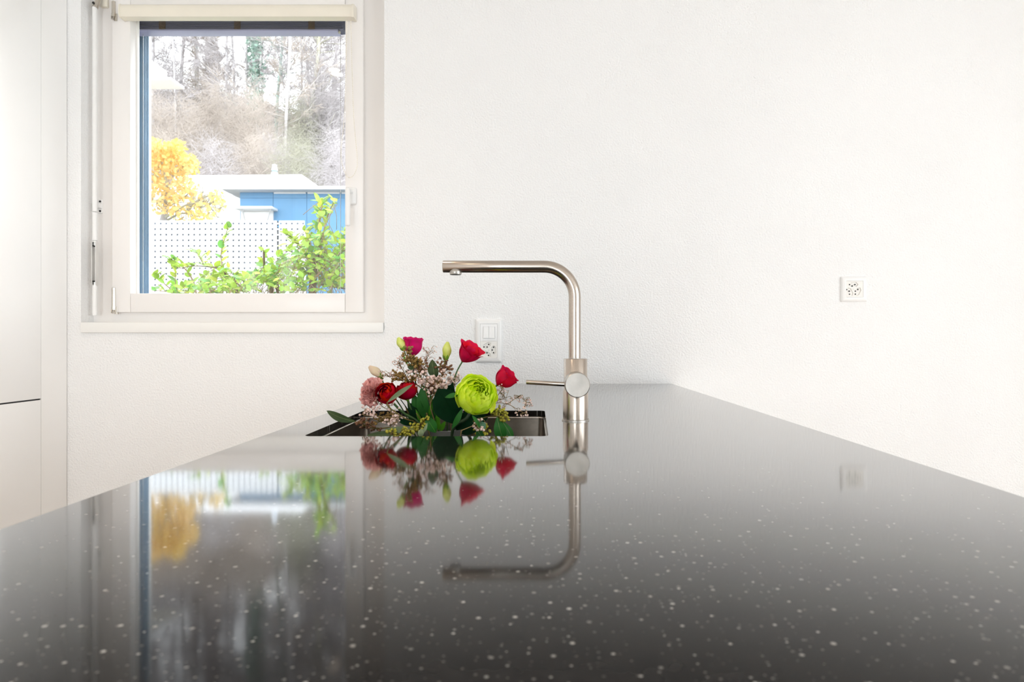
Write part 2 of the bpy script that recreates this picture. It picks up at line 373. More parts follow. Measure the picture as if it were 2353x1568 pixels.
# ------------------------------------------------------------------ window_1
FY = 2.308                                  # face of fixed frame
win = thing('window_1', (-1.035, FY, OZ0), kind='structure')
SX0, SX1, SZ0, SZ1 = -1.4765, -0.598, 1.1474, 2.262      # sash outer
GX0, GX1, GZ0, GZ1 = -1.4137, -0.661, 1.2128, 2.197      # sash inner opening
SY = 2.285
g = G().ring(rect(OX0, OX1, OZ0, OZ1), rect(SX0+0.035, SX1-0.035, SZ0+0.03, SZ1-0.035), 1, XZ, FY, FY+0.075)
build(g, 'fixed_frame', M['frame'], win, smooth=0)
# corner joints of the frame: stiles and rails are separate boards
for (x0, x1, z0, z1, nm) in ((SX0, GX0, SZ0, SZ1, 'sash_stile'), (GX1, SX1, SZ0, SZ1, 'sash_stile'),
                             (GX0+0.0006, GX1-0.0006, SZ0, GZ0, 'sash_rail'), (GX0+0.0006, GX1-0.0006, GZ1, SZ1, 'sash_rail')):
    build(G().box(x0, x1, SY, 2.334, z0, z1, 0.0022), nm, M['frame'], win)
build(G().ring(rect(GX0-0.004, GX1+0.004, GZ0-0.004, GZ1+0.004), rect(GX0+0.004, GX1-0.004, GZ0+0.003, GZ1-0.003), 1, XZ, 2.322, 2.333), 'glazing_bead', M['sill'], win, smooth=0)
build(G().add([XZ(u, v, 2.336) for u, v in rect(GX0-0.006, GX1+0.006, GZ0-0.006, GZ1+0.006)], [(0, 1, 2, 3)]), 'inner_pane', M['pane'], win, smooth=0)
build(G().add([XZ(u, v, 2.358+0.0012*(v-1.7)) for u, v in rect(GX0-0.006, GX1+0.006, GZ0-0.006, GZ1+0.006)], [(0, 1, 2, 3)]), 'outer_pane', M['pane'], win, smooth=0)
build(G().ring(rect(OX0+0.001, OX1-0.001, SZ0-0.04, OZ1-0.001), rect(-1.4545, GX1+0.03, GZ0-0.012, 2.262), 1, XZ, 2.3845, 2.40), 'outer_frame', M['ext_white'], win, smooth=0)
# sill in front of the wall opening
tag(build(G().box(OX0+0.004, OX1-0.002, 2.232, FY+0.002, 1.0747, 1.1108, 0.004), 'trim_1', M['sill']), kind='structure')
# handle
hp = build(G().box(-0.6485, -0.6205, 2.272, SY+0.001, 1.522, 1.583, 0.006, 3), 'handle_plate', M['white_plastic'], win)
g = G().tube([(-0.6365, 2.276, 1.565), (-0.6365, 2.248, 1.565)], 0.0075, 12)
g.box(-0.6485, -0.6315, 2.236, 2.25, 1.441, 1.575, 0.006, 3)
build(g, 'handle_lever', M['white_plastic'], hp)
# hinges on the left of the sash
def hinge(z0, z1, flip):
    x = P(257, 0, 2.275).x
    h = build(G().tube([(x, 2.287, z0), (x, 2.287, z1)], 0.0072, 14), 'hinge_sleeve', M['hinge'], win)
    zz = z0 if flip else z1
    s_ = -1 if flip else 1
    g = G().tube([(x, 2.287, zz), (x, 2.287, zz-s_*0.0005), (x, 2.287, zz+s_*0.010)], [0.008, 0.0085, 0.008], 14)
    g.tube([(x-0.006, 2.283, zz+s_*0.008), (x-0.004, 2.279, zz+s_*0.020), (x+0.001, 2.279, zz+s_*0.022), (x+0.003, 2.283, zz+s_*0.010)], 0.0022, 8)
    g.box(x+0.004, x+0.012, 2.284, 2.292, zz+s_*0.0, zz+s_*0.024, 0.001)
    build(g, 'hinge_knuckle', M['hinge'], h)
hinge(P(0, 706, 2.287).z, P(0, 662, 2.287).z, True)
hinge(P(0, 33, 2.287).z, 2.235, True)

# inside roller blind cassette with its bead chain
rb = thing('roller_blind_cassette', (-1.023, 2.265, 2.15), 'slim cream roller blind cassette with bead chain across top of window', 'roller blind')
g = G()
prof = [(2.2835, 2.1660), (2.2835, 2.2105), (2.262, 2.2105), (2.252, 2.208), (2.2475, 2.203), (2.2455, 2.192), (2.2465, 2.176), (2.252, 2.1665)]
g.prism([(a, b) for a, b in prof], lambda u, v, h: (h, u, v), -1.4265, -0.6285)
build(g, 'cassette', M['cream'], rb, smooth=50)
for x0, x1 in ((-1.4295, -1.4265), (-0.6285, -0.6205)):
    build(G().prism([(a-(0.002 if a < 2.28 else -0.0), b+(0.0015 if b > 2.2 else -0.0025)) for a, b in prof], lambda u, v, h: (h, u, v), x0, x1), 'end_cap', M['cream'], rb, smooth=50)
def chain(pts, d0):
    P3 = [P(x, y, d0) for x, y in pts]; g = G(); L_ = 0; segs = []
    out = []
    step = 0.0068; carry = 0
    for a, b in zip(P3[:-1], P3[1:]):
        l = (b-a).length; t = carry
        while t < l: out.append(a.lerp(b, t/l)); t += step
        carry = t-l
    for p in out: g.ball(p, 0.0019, 6, 4)
    g.tube(P3, 0.0005, 4)
    return g
def smooth_path(pts, n=6):
    out = []; m = len(pts)
    for i in range(m-1):
        p0, p1, p2, p3 = pts[max(i-1, 0)], pts[i], pts[i+1], pts[min(i+2, m-1)]
        for k in range(n):
            t = k/n
            out.append(tuple(0.5*((2*b)+(-a+c)*t+(2*a-5*b+4*c-d)*t*t+(-a+3*b-3*c+d)*t**3) for a, b, c, d in zip(p0, p1, p2, p3)))
    out.append(tuple(pts[-1])); return out
ch = smooth_path([(797, 48), (795, 160), (791, 270), (784, 345), (787, 380), (797, 405), (808, 407), (818, 392), (821, 365), (813, 270), (809, 160), (806, 48)])
tag(build(chain(ch, 2.262), 'bead_chain', M['cream'], rb), kind='stuff')

# crank of the outside blind, on the left of the window
ck = thing('blind_crank_rod', (P(218, 725, 2.26).x, 2.275, P(0, 725, 2.26).z), 'white blind crank rod with jointed steel handle hanging left of window', 'crank')
dcr = 2.272
def cr(y): return P(218, y, dcr)
build(G().tube([cr(15), cr(487)], 0.0078, 14), 'upper_rod', M['white_plastic'], ck)
build(G().tube([cr(488.5), cr(553)], 0.0078, 14), 'lower_rod', M['white_plastic'], ck)
g = G().tube([cr(554), cr(557)], 0.0078, 12).tube([cr(556), cr(566)], 0.003, 10).tube([cr(647), cr(656)], 0.003, 10).tube([cr(655), cr(658)], 0.0078, 12)
x = cr(600)
for s_ in (-1, 1): g.box(x.x+s_*0.0068-0.0012, x.x+s_*0.0068+0.0012, x.y-0.007, x.y+0.007, cr(656).z, cr(557).z)
g.box(x.x-0.007, x.x+0.007, x.y+0.005, x.y+0.007, cr(656).z, cr(557).z)
M['light_metal'] = mat('pale_zinc', (0.80, 0.79, 0.77), rough=0.35, metal=0.5)
br = build(g, 'joint_bracket', M['light_metal'], ck, smooth=30)
for yy in (566, 647): build(G().lathe([(0.0001, 0.004), (0.0022, 0.004), (0.0022, -0.004)], cr(yy)+Vector((0, -0.006, 0)), (0, -1, 0), 10), 'joint_pin', M['black'], br)
build(G().tube([cr(658), cr(725)], 0.0078, 14), 'grip', M['white_plastic'], ck)
g = G().lathe([(0.0001, 0.0), (0.0095, 0.0), (0.0095, 0.020), (0.0075, 0.030), (0.0075, 0.05)], cr(17)+Vector((0.0, 0, -0.002)), (0.18, 0.25, 1), 14)
build(g, 'universal_joint', M['hinge'], ck)
build(G().tube([cr(17)+Vector((0, -0.0095, 0.012)), cr(17)+Vector((0, -0.004, 0.012))], 0.004, 10), 'joint_pin', M['black'], ck)
build(G().box(cr(0).x+0.0, cr(0).x+0.026, FY-0.012, FY+0.001, P(0, 17, 2.3).z, 2.262, 0.003), 'mounting_plate', M['cream'], ck)
# clip holding the rod
cl = thing('rod_clip', (P(232, 475, 2.3).x, FY, P(0, 475, 2.3).z), 'small white plastic rod clip with two screws, beside crank rod at mid height', 'clip')
c = P(232, 475, FY)
build(G().box(c.x-0.007, c.x+0.007, FY-0.006, FY+0.0005, c.z-0.024, c.z+0.024, 0.0015), 'base_plate', M['white_plastic'], cl)
build(G().box(c.x-0.0155, c.x+0.008, FY-0.020, FY-0.004, c.z-0.008, c.z+0.008, 0.0025), 'clamp', M['white_plastic'], cl)
for s_ in (-1, 1):
    build(G().lathe([(0.0001, 0.002), (0.0034, 0.0015), (0.0038, -0.001)], (c.x+0.001, FY-0.0062, c.z+s_*0.017), (0, -1, 0), 12), 'screw', M['dark_metal'], cl)

# outside venetian blind, raised
vb = thing('venetian_blind', (-1.09, 2.43, 2.177), 'grey blue outdoor venetian blind pulled up into a stack above the pane', 'blind')
z = 2.2005
k = 0
while z < 2.250:
    g = G().grid(lambda u, v, z=z: Vector((-1.489+u*0.784, 2.412+v*0.046, z+0.0035*math.sin(PI*v))), 1, 6)
    g.grid(lambda u, v, z=z: Vector((-1.489+u*0.784, 2.412+v*0.046, z-0.0012+0.0035*math.sin(PI*v))), 1, 6)
    g.box(-1.489, -0.705, 2.4105, 2.4125, z-0.0022, z+0.0006)
    build(g, 'slat', M['blind'], vb); z += 0.0052; k += 1
build(G().box(-1.482, -0.724, 2.410, 2.4575, 2.1925, 2.1985, 0.002), 'bottom_rail', M['blind_rail'], vb)
for px in (373, 545.5, 716):
    x = P(px, 0, 2.41).x; g = G()
    random.seed(int(px))
    for i in range(26):
        a = Vector((x+random.uniform(-0.012, 0.012), 2.4075, 2.1985+random.uniform(0, 0.036)))
        b = Vector((x+random.uniform(-0.012, 0.012), 2.4075, a.z+random.uniform(-0.012, 0.012))); b.z = min(max(b.z, 2.1985), 2.236)
        g.tube([a, (a+b)/2+Vector((0, -0.002, 0)), b], 0.0013, 5)
    g.box(x-0.0115, x+0.0115, 2.408, 2.412, 2.1985, 2.238)
    build(g, 'ladder_tape', M['tape'], vb)
for x in (-1.486, -0.722):
    g = G()
    g.tube([(x, 2.42, 2.200), (x, 2.42, 2.190)], 0.004, 8)
    for i in range(8):
        a0, a1 = 2*PI*i/8, 2*PI*(i+1)/8
        g.tube([(x+0.003+0.004*math.cos(a0), 2.415, 2.187+0.004*math.sin(a0)), (x+0.003+0.004*math.cos(a1), 2.415, 2.187+0.004*math.sin(a1))], 0.001, 5)
    build(g, 'end_bracket', M['hinge'], vb)
for x in (P(782.5, 0, 2.43).x, -1.455): build(G().tube([(x, 2.43, 1.14), (x, 2.43, 2.19)], 0.0008, 5), 'guide_wire', M['hinge'], vb)
# blue guide rail in the outer reveal
gr = thing('blind_guide_rail', (-1.52, 2.48, 1.1), 'ribbed blue aluminium guide rail upright outside the left edge of the glass', 'rail')
build(G().box(-1.552, -1.478, 2.462, 2.506, 1.06, 2.30), 'rail_body', M['blue_alu'], gr, smooth=0)
for i in range(4):
    build(G().box(-1.479, -1.4755, 2.4645+i*0.0105, 2.4695+i*0.0105, 1.06, 2.30, 0.001), 'rail_rib', M['blue_alu'], gr)
# outer sill and wall return
tag(build(G().box(OX0, OX1, 2.40, WY+0.05, 1.09, 1.150), 'trim_2', M['ext_white'], smooth=0), kind='structure')

# ------------------------------------------------------------------ tall cabinets on the left
tag(build(G().box(XL-0.58, XL-0.0006, 2.1242, D-0.0025, 0, ZC), 'trim_3', M['cabinet'], smooth=0), kind='structure')
lab = ['glossy white handleless tall cabinet, next to the window wall', 'glossy white handleless tall cabinet, second from the window wall', 'glossy white handleless tall cabinet, third from the window wall']
for i in range(3):
    y1 = 2.124-i*0.6; y0 = y1-0.598
    t = thing('tall_cabinet', (XL-0.3, (y0+y1)/2, 0), lab[i], 'cabinet', 'tall cabinets along the left side')
    g = G().box(XL-0.58, XL-0.022, y0, y1, 0.1, ZC-0.002)
    build(g, 'body', M['cabinet'], t, smooth=0)
    build(G().box(XL-0.56, XL-0.05, y0, y1, 0, 0.1), 'plinth', M['dark_metal'], t, smooth=0)
    build(G().box(XL-0.022, XL, y0+0.0015, y1-0.0015, 0.860, ZC-0.006, 0.001), 'upper_door', M['cabinet'], t)
    d = build(G().box(XL-0.022, XL, y0+0.0015, y1-0.0015, 0.103, 0.8555, 0.001), 'lower_door', M['cabinet'], t)
    build(G().box(XL-0.0215, XL-0.003, y0+0.002, y1-0.002, 0.8555, 0.8595), 'handle_groove', M['dark_metal'], d, smooth=0)

# ------------------------------------------------------------------ counter with sink
KX0, KX1 = (941-CX)/FPX*D, (1543-CX)/FPX*D
KZ, KT = 0.90, 0.012
HX0, HX1, HY0, HY1 = -0.3632, 0.0228, 1.026, 1.395
hole = rrect(HX0, HX1, HY0, HY1, 0.012, 5)
ct = G().ring(rect(KX0, KX1, -0.55, D), hole, 5, XY, KZ-KT, KZ)
wt = build(ct, 'worktop', M['quartz'], smooth=25)
tag(wt, 'long polished black speckled stone worktop running up to the wall', 'worktop')
bc = thing('island_cabinet', (0.02, 0.85, 0), 'white cabinet base carrying the black speckled worktop', 'cabinet')
g = G().box(KX0+0.03, KX1-0.02, -0.52, -0.50, 0.1, KZ-KT).box(KX1-0.04, KX1-0.02, -0.50, D-0.002, 0.1, KZ-KT).box(KX0+0.05, KX1-0.04, -0.50, D-0.002, 0.1, 0.12)
g.box(KX0+0.05, KX0+0.07, -0.50, D-0.002, 0.12, 0.60)
build(g, 'carcass', M['cabinet'], bc, smooth=0)
build(G().box(KX0+0.08, KX1-0.05, -0.46, D-0.002, 0, 0.1), 'plinth', M['dark_metal'], bc, smooth=0)
for i in range(4):
    y0 = -0.50+i*0.683
    build(G().box(KX0+0.03, KX0+0.05, y0+0.002, y0+0.683, 0.103, KZ-KT-0.03, 0.001), 'door', M['cabinet'], bc)
sk = thing('kitchen_sink', ((HX0+HX1)/2, (HY0+HY1)/2, KZ-KT-0.185), 'rectangular undermounted stainless steel sink set in the black worktop', 'sink')
g = G()
o = -0.0012; zt = KZ-KT-0.0005; zb = zt-0.185
lo = rrect(HX0-o, HX1+o, HY0-o, HY1+o, 0.013, 6)
lob = rrect(HX0+0.004, HX1-0.004, HY0+0.004, HY1-0.004, 0.016, 6)
lo2 = rrect(HX0+0.016, HX1-0.016, HY0+0.016, HY1-0.016, 0.016, 6)
n = len(lo)
vs = [(x, y, zt) for x, y in lo]+[(x, y, zb+0.014) for x, y in lob]+[(x, y, zb) for x, y in lo2]
fs = []
for r_ in range(2):
    for i in range(n): fs.append((r_*n+i, r_*n+(i+1) % n, (r_+1)*n+(i+1) % n, (r_+1)*n+i))
fs.append(tuple(2*n+i for i in range(n)))
g.add(vs, fs)
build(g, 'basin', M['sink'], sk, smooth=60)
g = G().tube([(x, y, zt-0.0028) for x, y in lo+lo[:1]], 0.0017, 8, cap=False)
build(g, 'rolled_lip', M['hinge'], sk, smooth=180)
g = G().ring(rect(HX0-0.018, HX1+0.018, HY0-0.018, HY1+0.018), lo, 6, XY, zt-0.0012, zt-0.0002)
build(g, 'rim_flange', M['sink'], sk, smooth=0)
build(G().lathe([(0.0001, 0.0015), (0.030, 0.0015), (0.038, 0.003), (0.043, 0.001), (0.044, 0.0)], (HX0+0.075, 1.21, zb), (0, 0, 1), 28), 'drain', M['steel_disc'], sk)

# ------------------------------------------------------------------ faucet
FXc, FYc = (1322.5-CX)/FPX*1.2285, 1.2285
fz = KZ
def F(px, py): return P(px, py, FYc)
fa = thing('kitchen_faucet', (FXc, FYc, KZ), 'brushed steel L-shaped kitchen faucet with lever, right of the sink', 'faucet')
rb_ = 30.0*FYc/FPX
build(G().lathe([(rb_+0.0012, 0), (rb_+0.0012, 0.0022), (rb_, 0.0028)], (FXc, FYc, fz), n=48), 'base_ring', M['steel_disc'], fa)
zt = F(0, 824.5).z
rt = 27.0*FYc/FPX
build(G().lathe([(rb_-0.0008, 0.0025), (rb_-0.0008, 0.054), (rt, 0.058), (rt, zt-fz-0.001), (rt-0.001, zt-fz), (0.0001, zt-fz)], (FXc, FYc, fz), n=48), 'column', M['steel'], fa, smooth=50)
rs = 13.9*FYc/FPX
zc = F(0, 613).z; tx = F(1320.5, 0).x; RB = 70*FYc/FPX
pts = [(tx, FYc, zt-0.003), (tx, FYc, zt+0.05)]
for i in range(0, 17):
    a = PI/2*i/16; pts.append((tx-RB+RB*math.cos(a), FYc, zc-RB+RB*math.sin(a)))
x_end = F(1018, 0).x
pts += [(tx-RB-0.06, FYc, zc), (x_end+0.0008, FYc, zc), (x_end, FYc, zc)]
build(G().tube(pts, [rs]*(len(pts)-1)+[rs-0.0008], 36), 'spout', M['steel_h'], fa, smooth=50)
build(G().lathe([(rs+0.0006, 0), (rs+0.0006, 0.0015), (rs, 0.002)], (tx, FYc, zt-0.0005), n=36), 'spout_collar', M['steel_disc'], fa)
ax = F(1047, 0).x
pr = [(0.0001, 0.0), (0.0075, 0.0), (0.0080, 0.0015)]
ae = build(G().lathe([(0.0105, 0.001), (0.0115, 0.004), (0.0112, 0.0075), (0.0096, 0.0115), (0.006, 0.0145), (0.0001, 0.016)], (ax, FYc-0.001, F(0, 633).z), n=28), 'aerator', M['steel_disc'], fa, smooth=80)
build(G().lathe([(0.0001, 0.0012), (0.0105, 0.0012), (0.0105, 0.0022)], (ax, FYc-0.001, F(0, 633).z), n=24), 'aerator_mesh', M['black'], ae)
# cartridge cylinder pointing to the front with its round cap
yc0 = FYc; yf = 1.165
cfx = (1327-CX)/FPX*yf; cfz = CZ+(CY-885.5)/FPX*yf
R_ = 29.0*yf/FPX
build(G().lathe([(R_, 0.0), (R_, yc0-yf-0.0015), (R_-0.0012, yc0-yf), (0.0001, yc0-yf)], (cfx, yc0, cfz), (0, -1, 0), 48), 'valve_cap', M['steel_disc'], fa, smooth=30)
l0 = P(1302, 884, 1.19); l1 = P(1209, 878.5, 1.19)
build(G().tube([l0+Vector((0.006, 0, 0)), l1+Vector((0.0006, 0, 0)), l1], [0.0042, 0.0042, 0.0036], 18), 'lever', M['steel_h'], fa, smooth=50)

# ------------------------------------------------------------------ electrical plates
def holed_insert(t, x0, x1, z0, z1, y, polys, holes, screw):
    """socket insert with three sunken recesses"""
    bm = bmesh.new(); edges = []
    def loop(pts, yy):
        vs = [bm.verts.new((a, yy, b)) for a, b in pts]
        return vs, [bm.edges.new((vs[i], vs[(i+1) % len(vs)])) for i in range(len(vs))]
    ov, oe = loop(rect(x0, x1, z0, z1), y); edges += oe
    inner = []
    for p in polys:
        v, e = loop(p, y); edges += e; inner.append(v)
    bmesh.ops.triangle_fill(bm, use_beauty=True, use_dissolve=False, edges=edges, normal=(0, -1, 0))
    vb_, _ = loop(rect(x0, x1, z0, z1), y+0.008)
    for i in range(4): bm.faces.new((ov[i], ov[(i+1) % 4], vb_[(i+1) % 4], vb_[i]))
    for p, v in zip(polys, inner):
        cx = sum(a for a, b in p)/len(p); cz = sum(b for a, b in p)/len(p)
        b_, _ = loop([(cx+(a-cx)*0.90, cz+(b-cz)*0.90) for a, b in p], y+0.0032)
        n = len(p)
        for i in range(n): bm.faces.new((v[i], v[(i+1) % n], b_[(i+1) % n], b_[i]))
        bm.faces.new(b_)
    g = G().bm(bm)
    ins = build(g, 'socket_insert', M['recess_plastic'], t, smooth=0)
    for a, b in holes:
        build(G().lathe([(0.0001, 0.0), (0.0024, 0.0), (0.0024, -0.001)], (a, y-0.0003, b), (0, -1, 0), 14), 'pin_shade_disc', M['black'], ins, smooth=0)  # black disc on the face in place of the dark inside a hole
    build(G().lathe([(0.0001, 0.0004), (0.0022, 0.0004), (0.0025, -0.0005)], (screw[0], y-0.0004, screw[1]), (0, -1, 0), 14), 'screw', M['steel_disc'], ins)
    return ins
def hexy(c, ang, L=0.0165, H=0.0088):
    pts = [(-L*0.98, 0), (-L*0.55, H*0.9), (L*0.55, H*0.9), (L*0.98, 0), (L*0.55, -H*0.9), (-L*0.55, -H*0.9)]
    ca, sa = math.cos(ang), math.sin(ang)
    return [(c[0]+a*ca-b*sa, c[1]+a*sa+b*ca) for a, b in pts]
def plate(t, px0, px1, py0, py1, ph=0.010):
    a = P(px0, py1, D); b = P(px1, py0, D)
    bm = bmesh.new(); bmesh.ops.create_cube(bm, size=1)
    x0, x1, z0, z1 = a.x, b.x, a.z, b.z
    # soft rounded outer face
    g = G(); n = 6
    loops = []
    for ins, yy in ((0.0, D), (0.0, D-0.004), (0.0025, D-0.0075), (0.0075, D-ph), (0.0155, D-ph)):
        loops.append([(u, yy, v) for u, v in rrect(x0+ins, x1-ins, z0+ins, z1-ins, max(0.001, 0.004-ins*0.3), 4)])
    vs = [p for l in loops for p in l]; m = len(loops[0]); fs = []
    for r_ in range(len(loops)-1):
        for i in range(m): fs.append((r_*m+i, r_*m+(i+1) % m, (r_+1)*m+(i+1) % m, (r_+1)*m+i))
    # inner throat and a back
    o = len(vs); vs += [(u, D-0.002, v) for u, v, in [(p[0], p[2]) for p in loops[-1]]]
    for i in range(m): fs.append(((len(loops)-1)*m+i, (len(loops)-1)*m+(i+1) % m, o+(i+1) % m, o+i))
    fs.append(tuple(o+i for i in range(m)))
    bm.free()
    g.add(vs, fs)
    build(g, 'cover_frame', M['white_plastic'], t, smooth=35)
    return x0+0.0160, x1-0.0160, z0+0.0160, z1-0.0160
W_ = lambda px, py: (lambda p: (p.x, p.z))(P(px, py, D-0.009))
# single triple socket on the right
so = thing('wall_socket', (P(1961, 693, D).x, D, P(0, 693, D).z), 'square white triple wall socket alone on right of the plaster wall', 'socket')
x0, x1, z0, z1 = plate(so, 1931, 1991, 636, 694)
S1 = lambda u, v: W_(1880+u/12.06, 600+v/12.06)
y_ = D-0.0092
holes = [S1(*p) for p in ((868, 656), (1020, 656), (944, 694), (790, 793), (862, 838), (868, 922), (1028, 838), (1100, 790), (1028, 920))]
polys = [hexy(S1(985, 652), 0.0), hexy(S1(885, 855), -1.08), hexy(S1(1105, 850), 1.08)]
holed_insert(so, x0, x1, z0, z1, y_, polys, holes, S1(993, 780))
# combined switch and socket
sw = thing('switch_and_socket_plate', (P(1123, 833, D).x, D, P(0, 833, D).z), 'white double rocker switch above a triple socket, behind the flowers', 'switch')
x0, x1, z0, z1 = plate(sw, 1093.5, 1153.5, 734, 833.5)
S2 = lambda u, v: W_(1080+u/12.06, 720+v/12.06)
zm = S2(0, 772)[1]
holes = [S2(*p) for p in ((520, 865), (388, 938), (474, 938), (655, 945), (614, 1021), (652, 1097), (386, 1095), (470, 1100), (514, 1172))]
polys = [hexy(S2(470, 895), 0.52), hexy(S2(655, 1020), PI/2), hexy(S2(465, 1130), -0.52)]
holed_insert(sw, x0, x1, z0, zm-0.0005, y_, polys, holes, S2(517, 1020))
bx0, bz1 = S2(372, 376); bx1, bz0 = S2(686, 692)
build(G().ring(rect(x0, x1, zm+0.0005, z1), rect(bx0-0.0007, bx1+0.0007, bz0-0.0007, bz1+0.0004), 1, XZ, y_, y_+0.006), 'switch_insert', M['white_plastic'], sw, smooth=0)
build(G().box(x0+0.002, x1-0.002, y_+0.004, y_+0.007, zm+0.002, z1-0.002), 'switch_base', M['soffit'], sw, smooth=0)
xm = (bx0+bx1)/2
for a, b in ((bx0, xm-0.0004), (xm+0.0004, bx1)):
    g = G().prism([(y_+0.0035, bz0), (y_+0.0035, bz1), (y_-0.0015, bz1), (y_-0.0042, bz0)], lambda u, v, h: (h, u, v), a, b)
    build(g, 'rocker', M['white_plastic'], sw, smooth=0)

# ------------------------------------------------------------------ ceiling downlights over the aisle
dl = None
for i, y in enumerate((1.39, 0.2, -1.0)):
    t = thing('downlight', (-1.005, y, ZC), ['round recessed ceiling downlight nearest the window', 'round recessed ceiling downlight over the middle of the aisle', 'round recessed ceiling downlight farthest from the window'][i], 'ceiling light', 'ceiling downlights over the aisle')
    build(G().lathe([(0.028, -0.0005), (0.030, -0.004), (0.040, -0.003), (0.042, 0.0)], (-1.005, y, ZC), n=32), 'ring', M['lamp_ring'], t)
    build(G().lathe([(0.0001, -0.0025), (0.0285, -0.0025)], (-1.005, y, ZC), n=32), 'lens', M['lamp'], t)
    sp = bpy.data.lights.new('downlight_beam', 'SPOT'); sp.energy = 12; sp.color = (1.0, 0.77, 0.57); sp.spot_size = 2.4; sp.spot_blend = 0.9; sp.shadow_soft_size = 0.03
    so_ = bpy.data.objects.new('downlight_beam', sp); COL.objects.link(so_); so_.parent = t; so_.location = (0, 0, -0.012)
# ------------------------------------------------------------------ vase with the flower arrangement, standing in the sink
VC = P(1016, 984, 1.205)                       # middle of the vase rim
ZV = KZ-KT-0.0005-0.185                        # sink bottom
hv = VC.z-ZV
va = thing('flower_vase', (VC.x, VC.y, ZV), 'dark grey glazed ceramic vase standing in the sink, rim under the flowers', 'vase')
build(G().lathe([(0.0001, 0.0), (0.030, 0.0), (0.034, 0.004), (0.043, 0.05), (0.0455, 0.09), (0.044, hv-0.012), (0.0455, hv-0.002), (0.0452, hv), (0.0435, hv+0.0002), (0.042, hv-0.006), (0.0415, hv-0.05), (0.036, 0.02), (0.0001, 0.012)],
      (VC.x, VC.y, ZV), n=48), 'vase_body', M['vase'], va, smooth=70)
def inv(dx=0.0, dy=0.0, z=0.80): return Vector((VC.x+dx, VC.y+dy, z))   # a point inside the vase
CAMV = Vector((0, 0, CZ))
rnd = random.Random(11)
def curve(pts, n=6): return [Vector(p) for p in smooth_path([tuple(p) for p in pts], n)]
def stem(t, pts, r=0.0016, m='stem', name='stem', n=6):
    c = curve(pts); return build(G().tube(c, r, n), name, M[m], t, smooth=180)
def leaf_geo(base, tip, w, roll=0.0, bend=0.12, peak=0.5, fold=0.18, nu=4, nv=10, g=None, blunt=0.0, wave=0.0):
    base, tip = Vector(base), Vector(tip); d = tip-base; L_ = d.length; dn = d.normalized()
    view = (CAMV-base).normalized(); side = dn.cross(view)
    if side.length < 1e-4: side = Vector((1, 0, 0))
    side.normalize(); side = Matrix.Rotation(roll, 3, dn) @ side; nrm = side.cross(dn).normalized()
    q = math.log(0.5)/math.log(peak)
    def fn(a, s):
        u = 2*a-1
        ww = w*0.5*(math.sin(PI*min(1, max(0, s))**q)**(0.85) if 0 < s < 1 else 0.0)
        if blunt and s > 0.6: ww = max(ww, w*0.5*blunt*math.sqrt(max(0, 1-((s-0.6)/0.4)**2)))
        return base+dn*(L_*s)+nrm*(bend*L_*math.sin(PI*s)+abs(u)*fold*ww+wave*w*math.sin(9*s+2*u)*abs(u))+side*(u*ww)
    g = g or G(); g.grid(fn, nu, nv)
    rib = [base+dn*(L_*s)+nrm*(bend*L_*math.sin(PI*s)) for s in [i/8*0.96 for i in range(9)]]
    return g, rib, nrm
def leaf(t, b, tp, w, m='leaf_euc', rib=None, name='leaf', label=None, **k):
    g, r, nrm = leaf_geo(b, tp, w, **k)
    o = build(g, name, M[m], t, smooth=180, fix=False)
    if label: o['label'] = label
    if rib:
        build(G().tube([p for p in r], [0.00045*(1-0.7*i/8) for i in range(9)], 5), 'midrib', M[rib], o, smooth=180)
    return o
def LP(a, b, d, w, d2=None): return (P(a[0], a[1], d), P(b[0], b[1], d2 or d), w*d/FPX)
def sepals(t, c, axis, R, L_, n=5, m='sepal', open_=0.55):
    x, y, z = frame_of(axis)
    for k in range(n):
        a = 2*PI*k/n+0.3; o = x*math.cos(a)+y*math.sin(a); s_ = y*math.cos(a)-x*math.sin(a)
        def fn(u, s, o=o, s_=s_):
            uu = 2*u-1; ww = R*0.75*math.sin(PI*(0.15+0.85*s))*(1-s)**0.4
            return Vector(c)+z*(L_*s-0.001)+o*(R*(0.35+open_*math.sin(PI*0.6*s)))+s_*(uu*ww)
        build(G().grid(fn, 2, 5), 'sepal', M[m], t, smooth=180, fix=False)
    build(G().lathe([(0.0001, -0.003), (R*0.35, -0.002), (R*0.5, 0.001), (R*0.3, 0.004)], c, axis, 12), 'calyx', M[m], t, smooth=180)

def rose(t, c, axis, R, m, layers, seed, H=1.0):
    rr = random.Random(seed); x, y, z = frame_of(axis); c = Vector(c); ph = rr.random()*6
    for (cnt, a, top, lip, w, wav) in layers:
        ph += 0.7
        for k in range(cnt):
            p0 = ph+2*PI*k/cnt+rr.uniform(-0.15, 0.15); tt = math.radians(top*rr.uniform(0.88, 1.12)); aa = a*rr.uniform(0.96, 1.04)
            w_ = w*rr.uniform(0.9, 1.1); q1, q2 = rr.uniform(0, 6), rr.uniform(2.5, 4.5)
            nt_ = rr.uniform(0.10, 0.2)
            def fn(ua, s):
                u = 2*ua-1; s2 = s*(1-nt_*abs(u)**2.6+0.04*math.cos(u*7+q1)*s)
                th = PI*0.95+(tt-PI*0.95)*s2
                rad = aa*R*(1+0.055*u)*(1+lip*max(0, (s2-0.72)/0.28)**2)
                an = p0+u*w_
                wv = wav*R*math.sin(u*q2*2+q1)*s2**2
                rad += wv
                st = math.sin(max(th, 0.0))
                return c+(x*math.cos(an)+y*math.sin(an))*(rad*st)+z*(math.cos(th)*R*H*(0.62+0.38*aa)+0.5*wv)
            build(G().grid(fn, 9, 9), 'petal', M[m], t, smooth=180, fix=False)
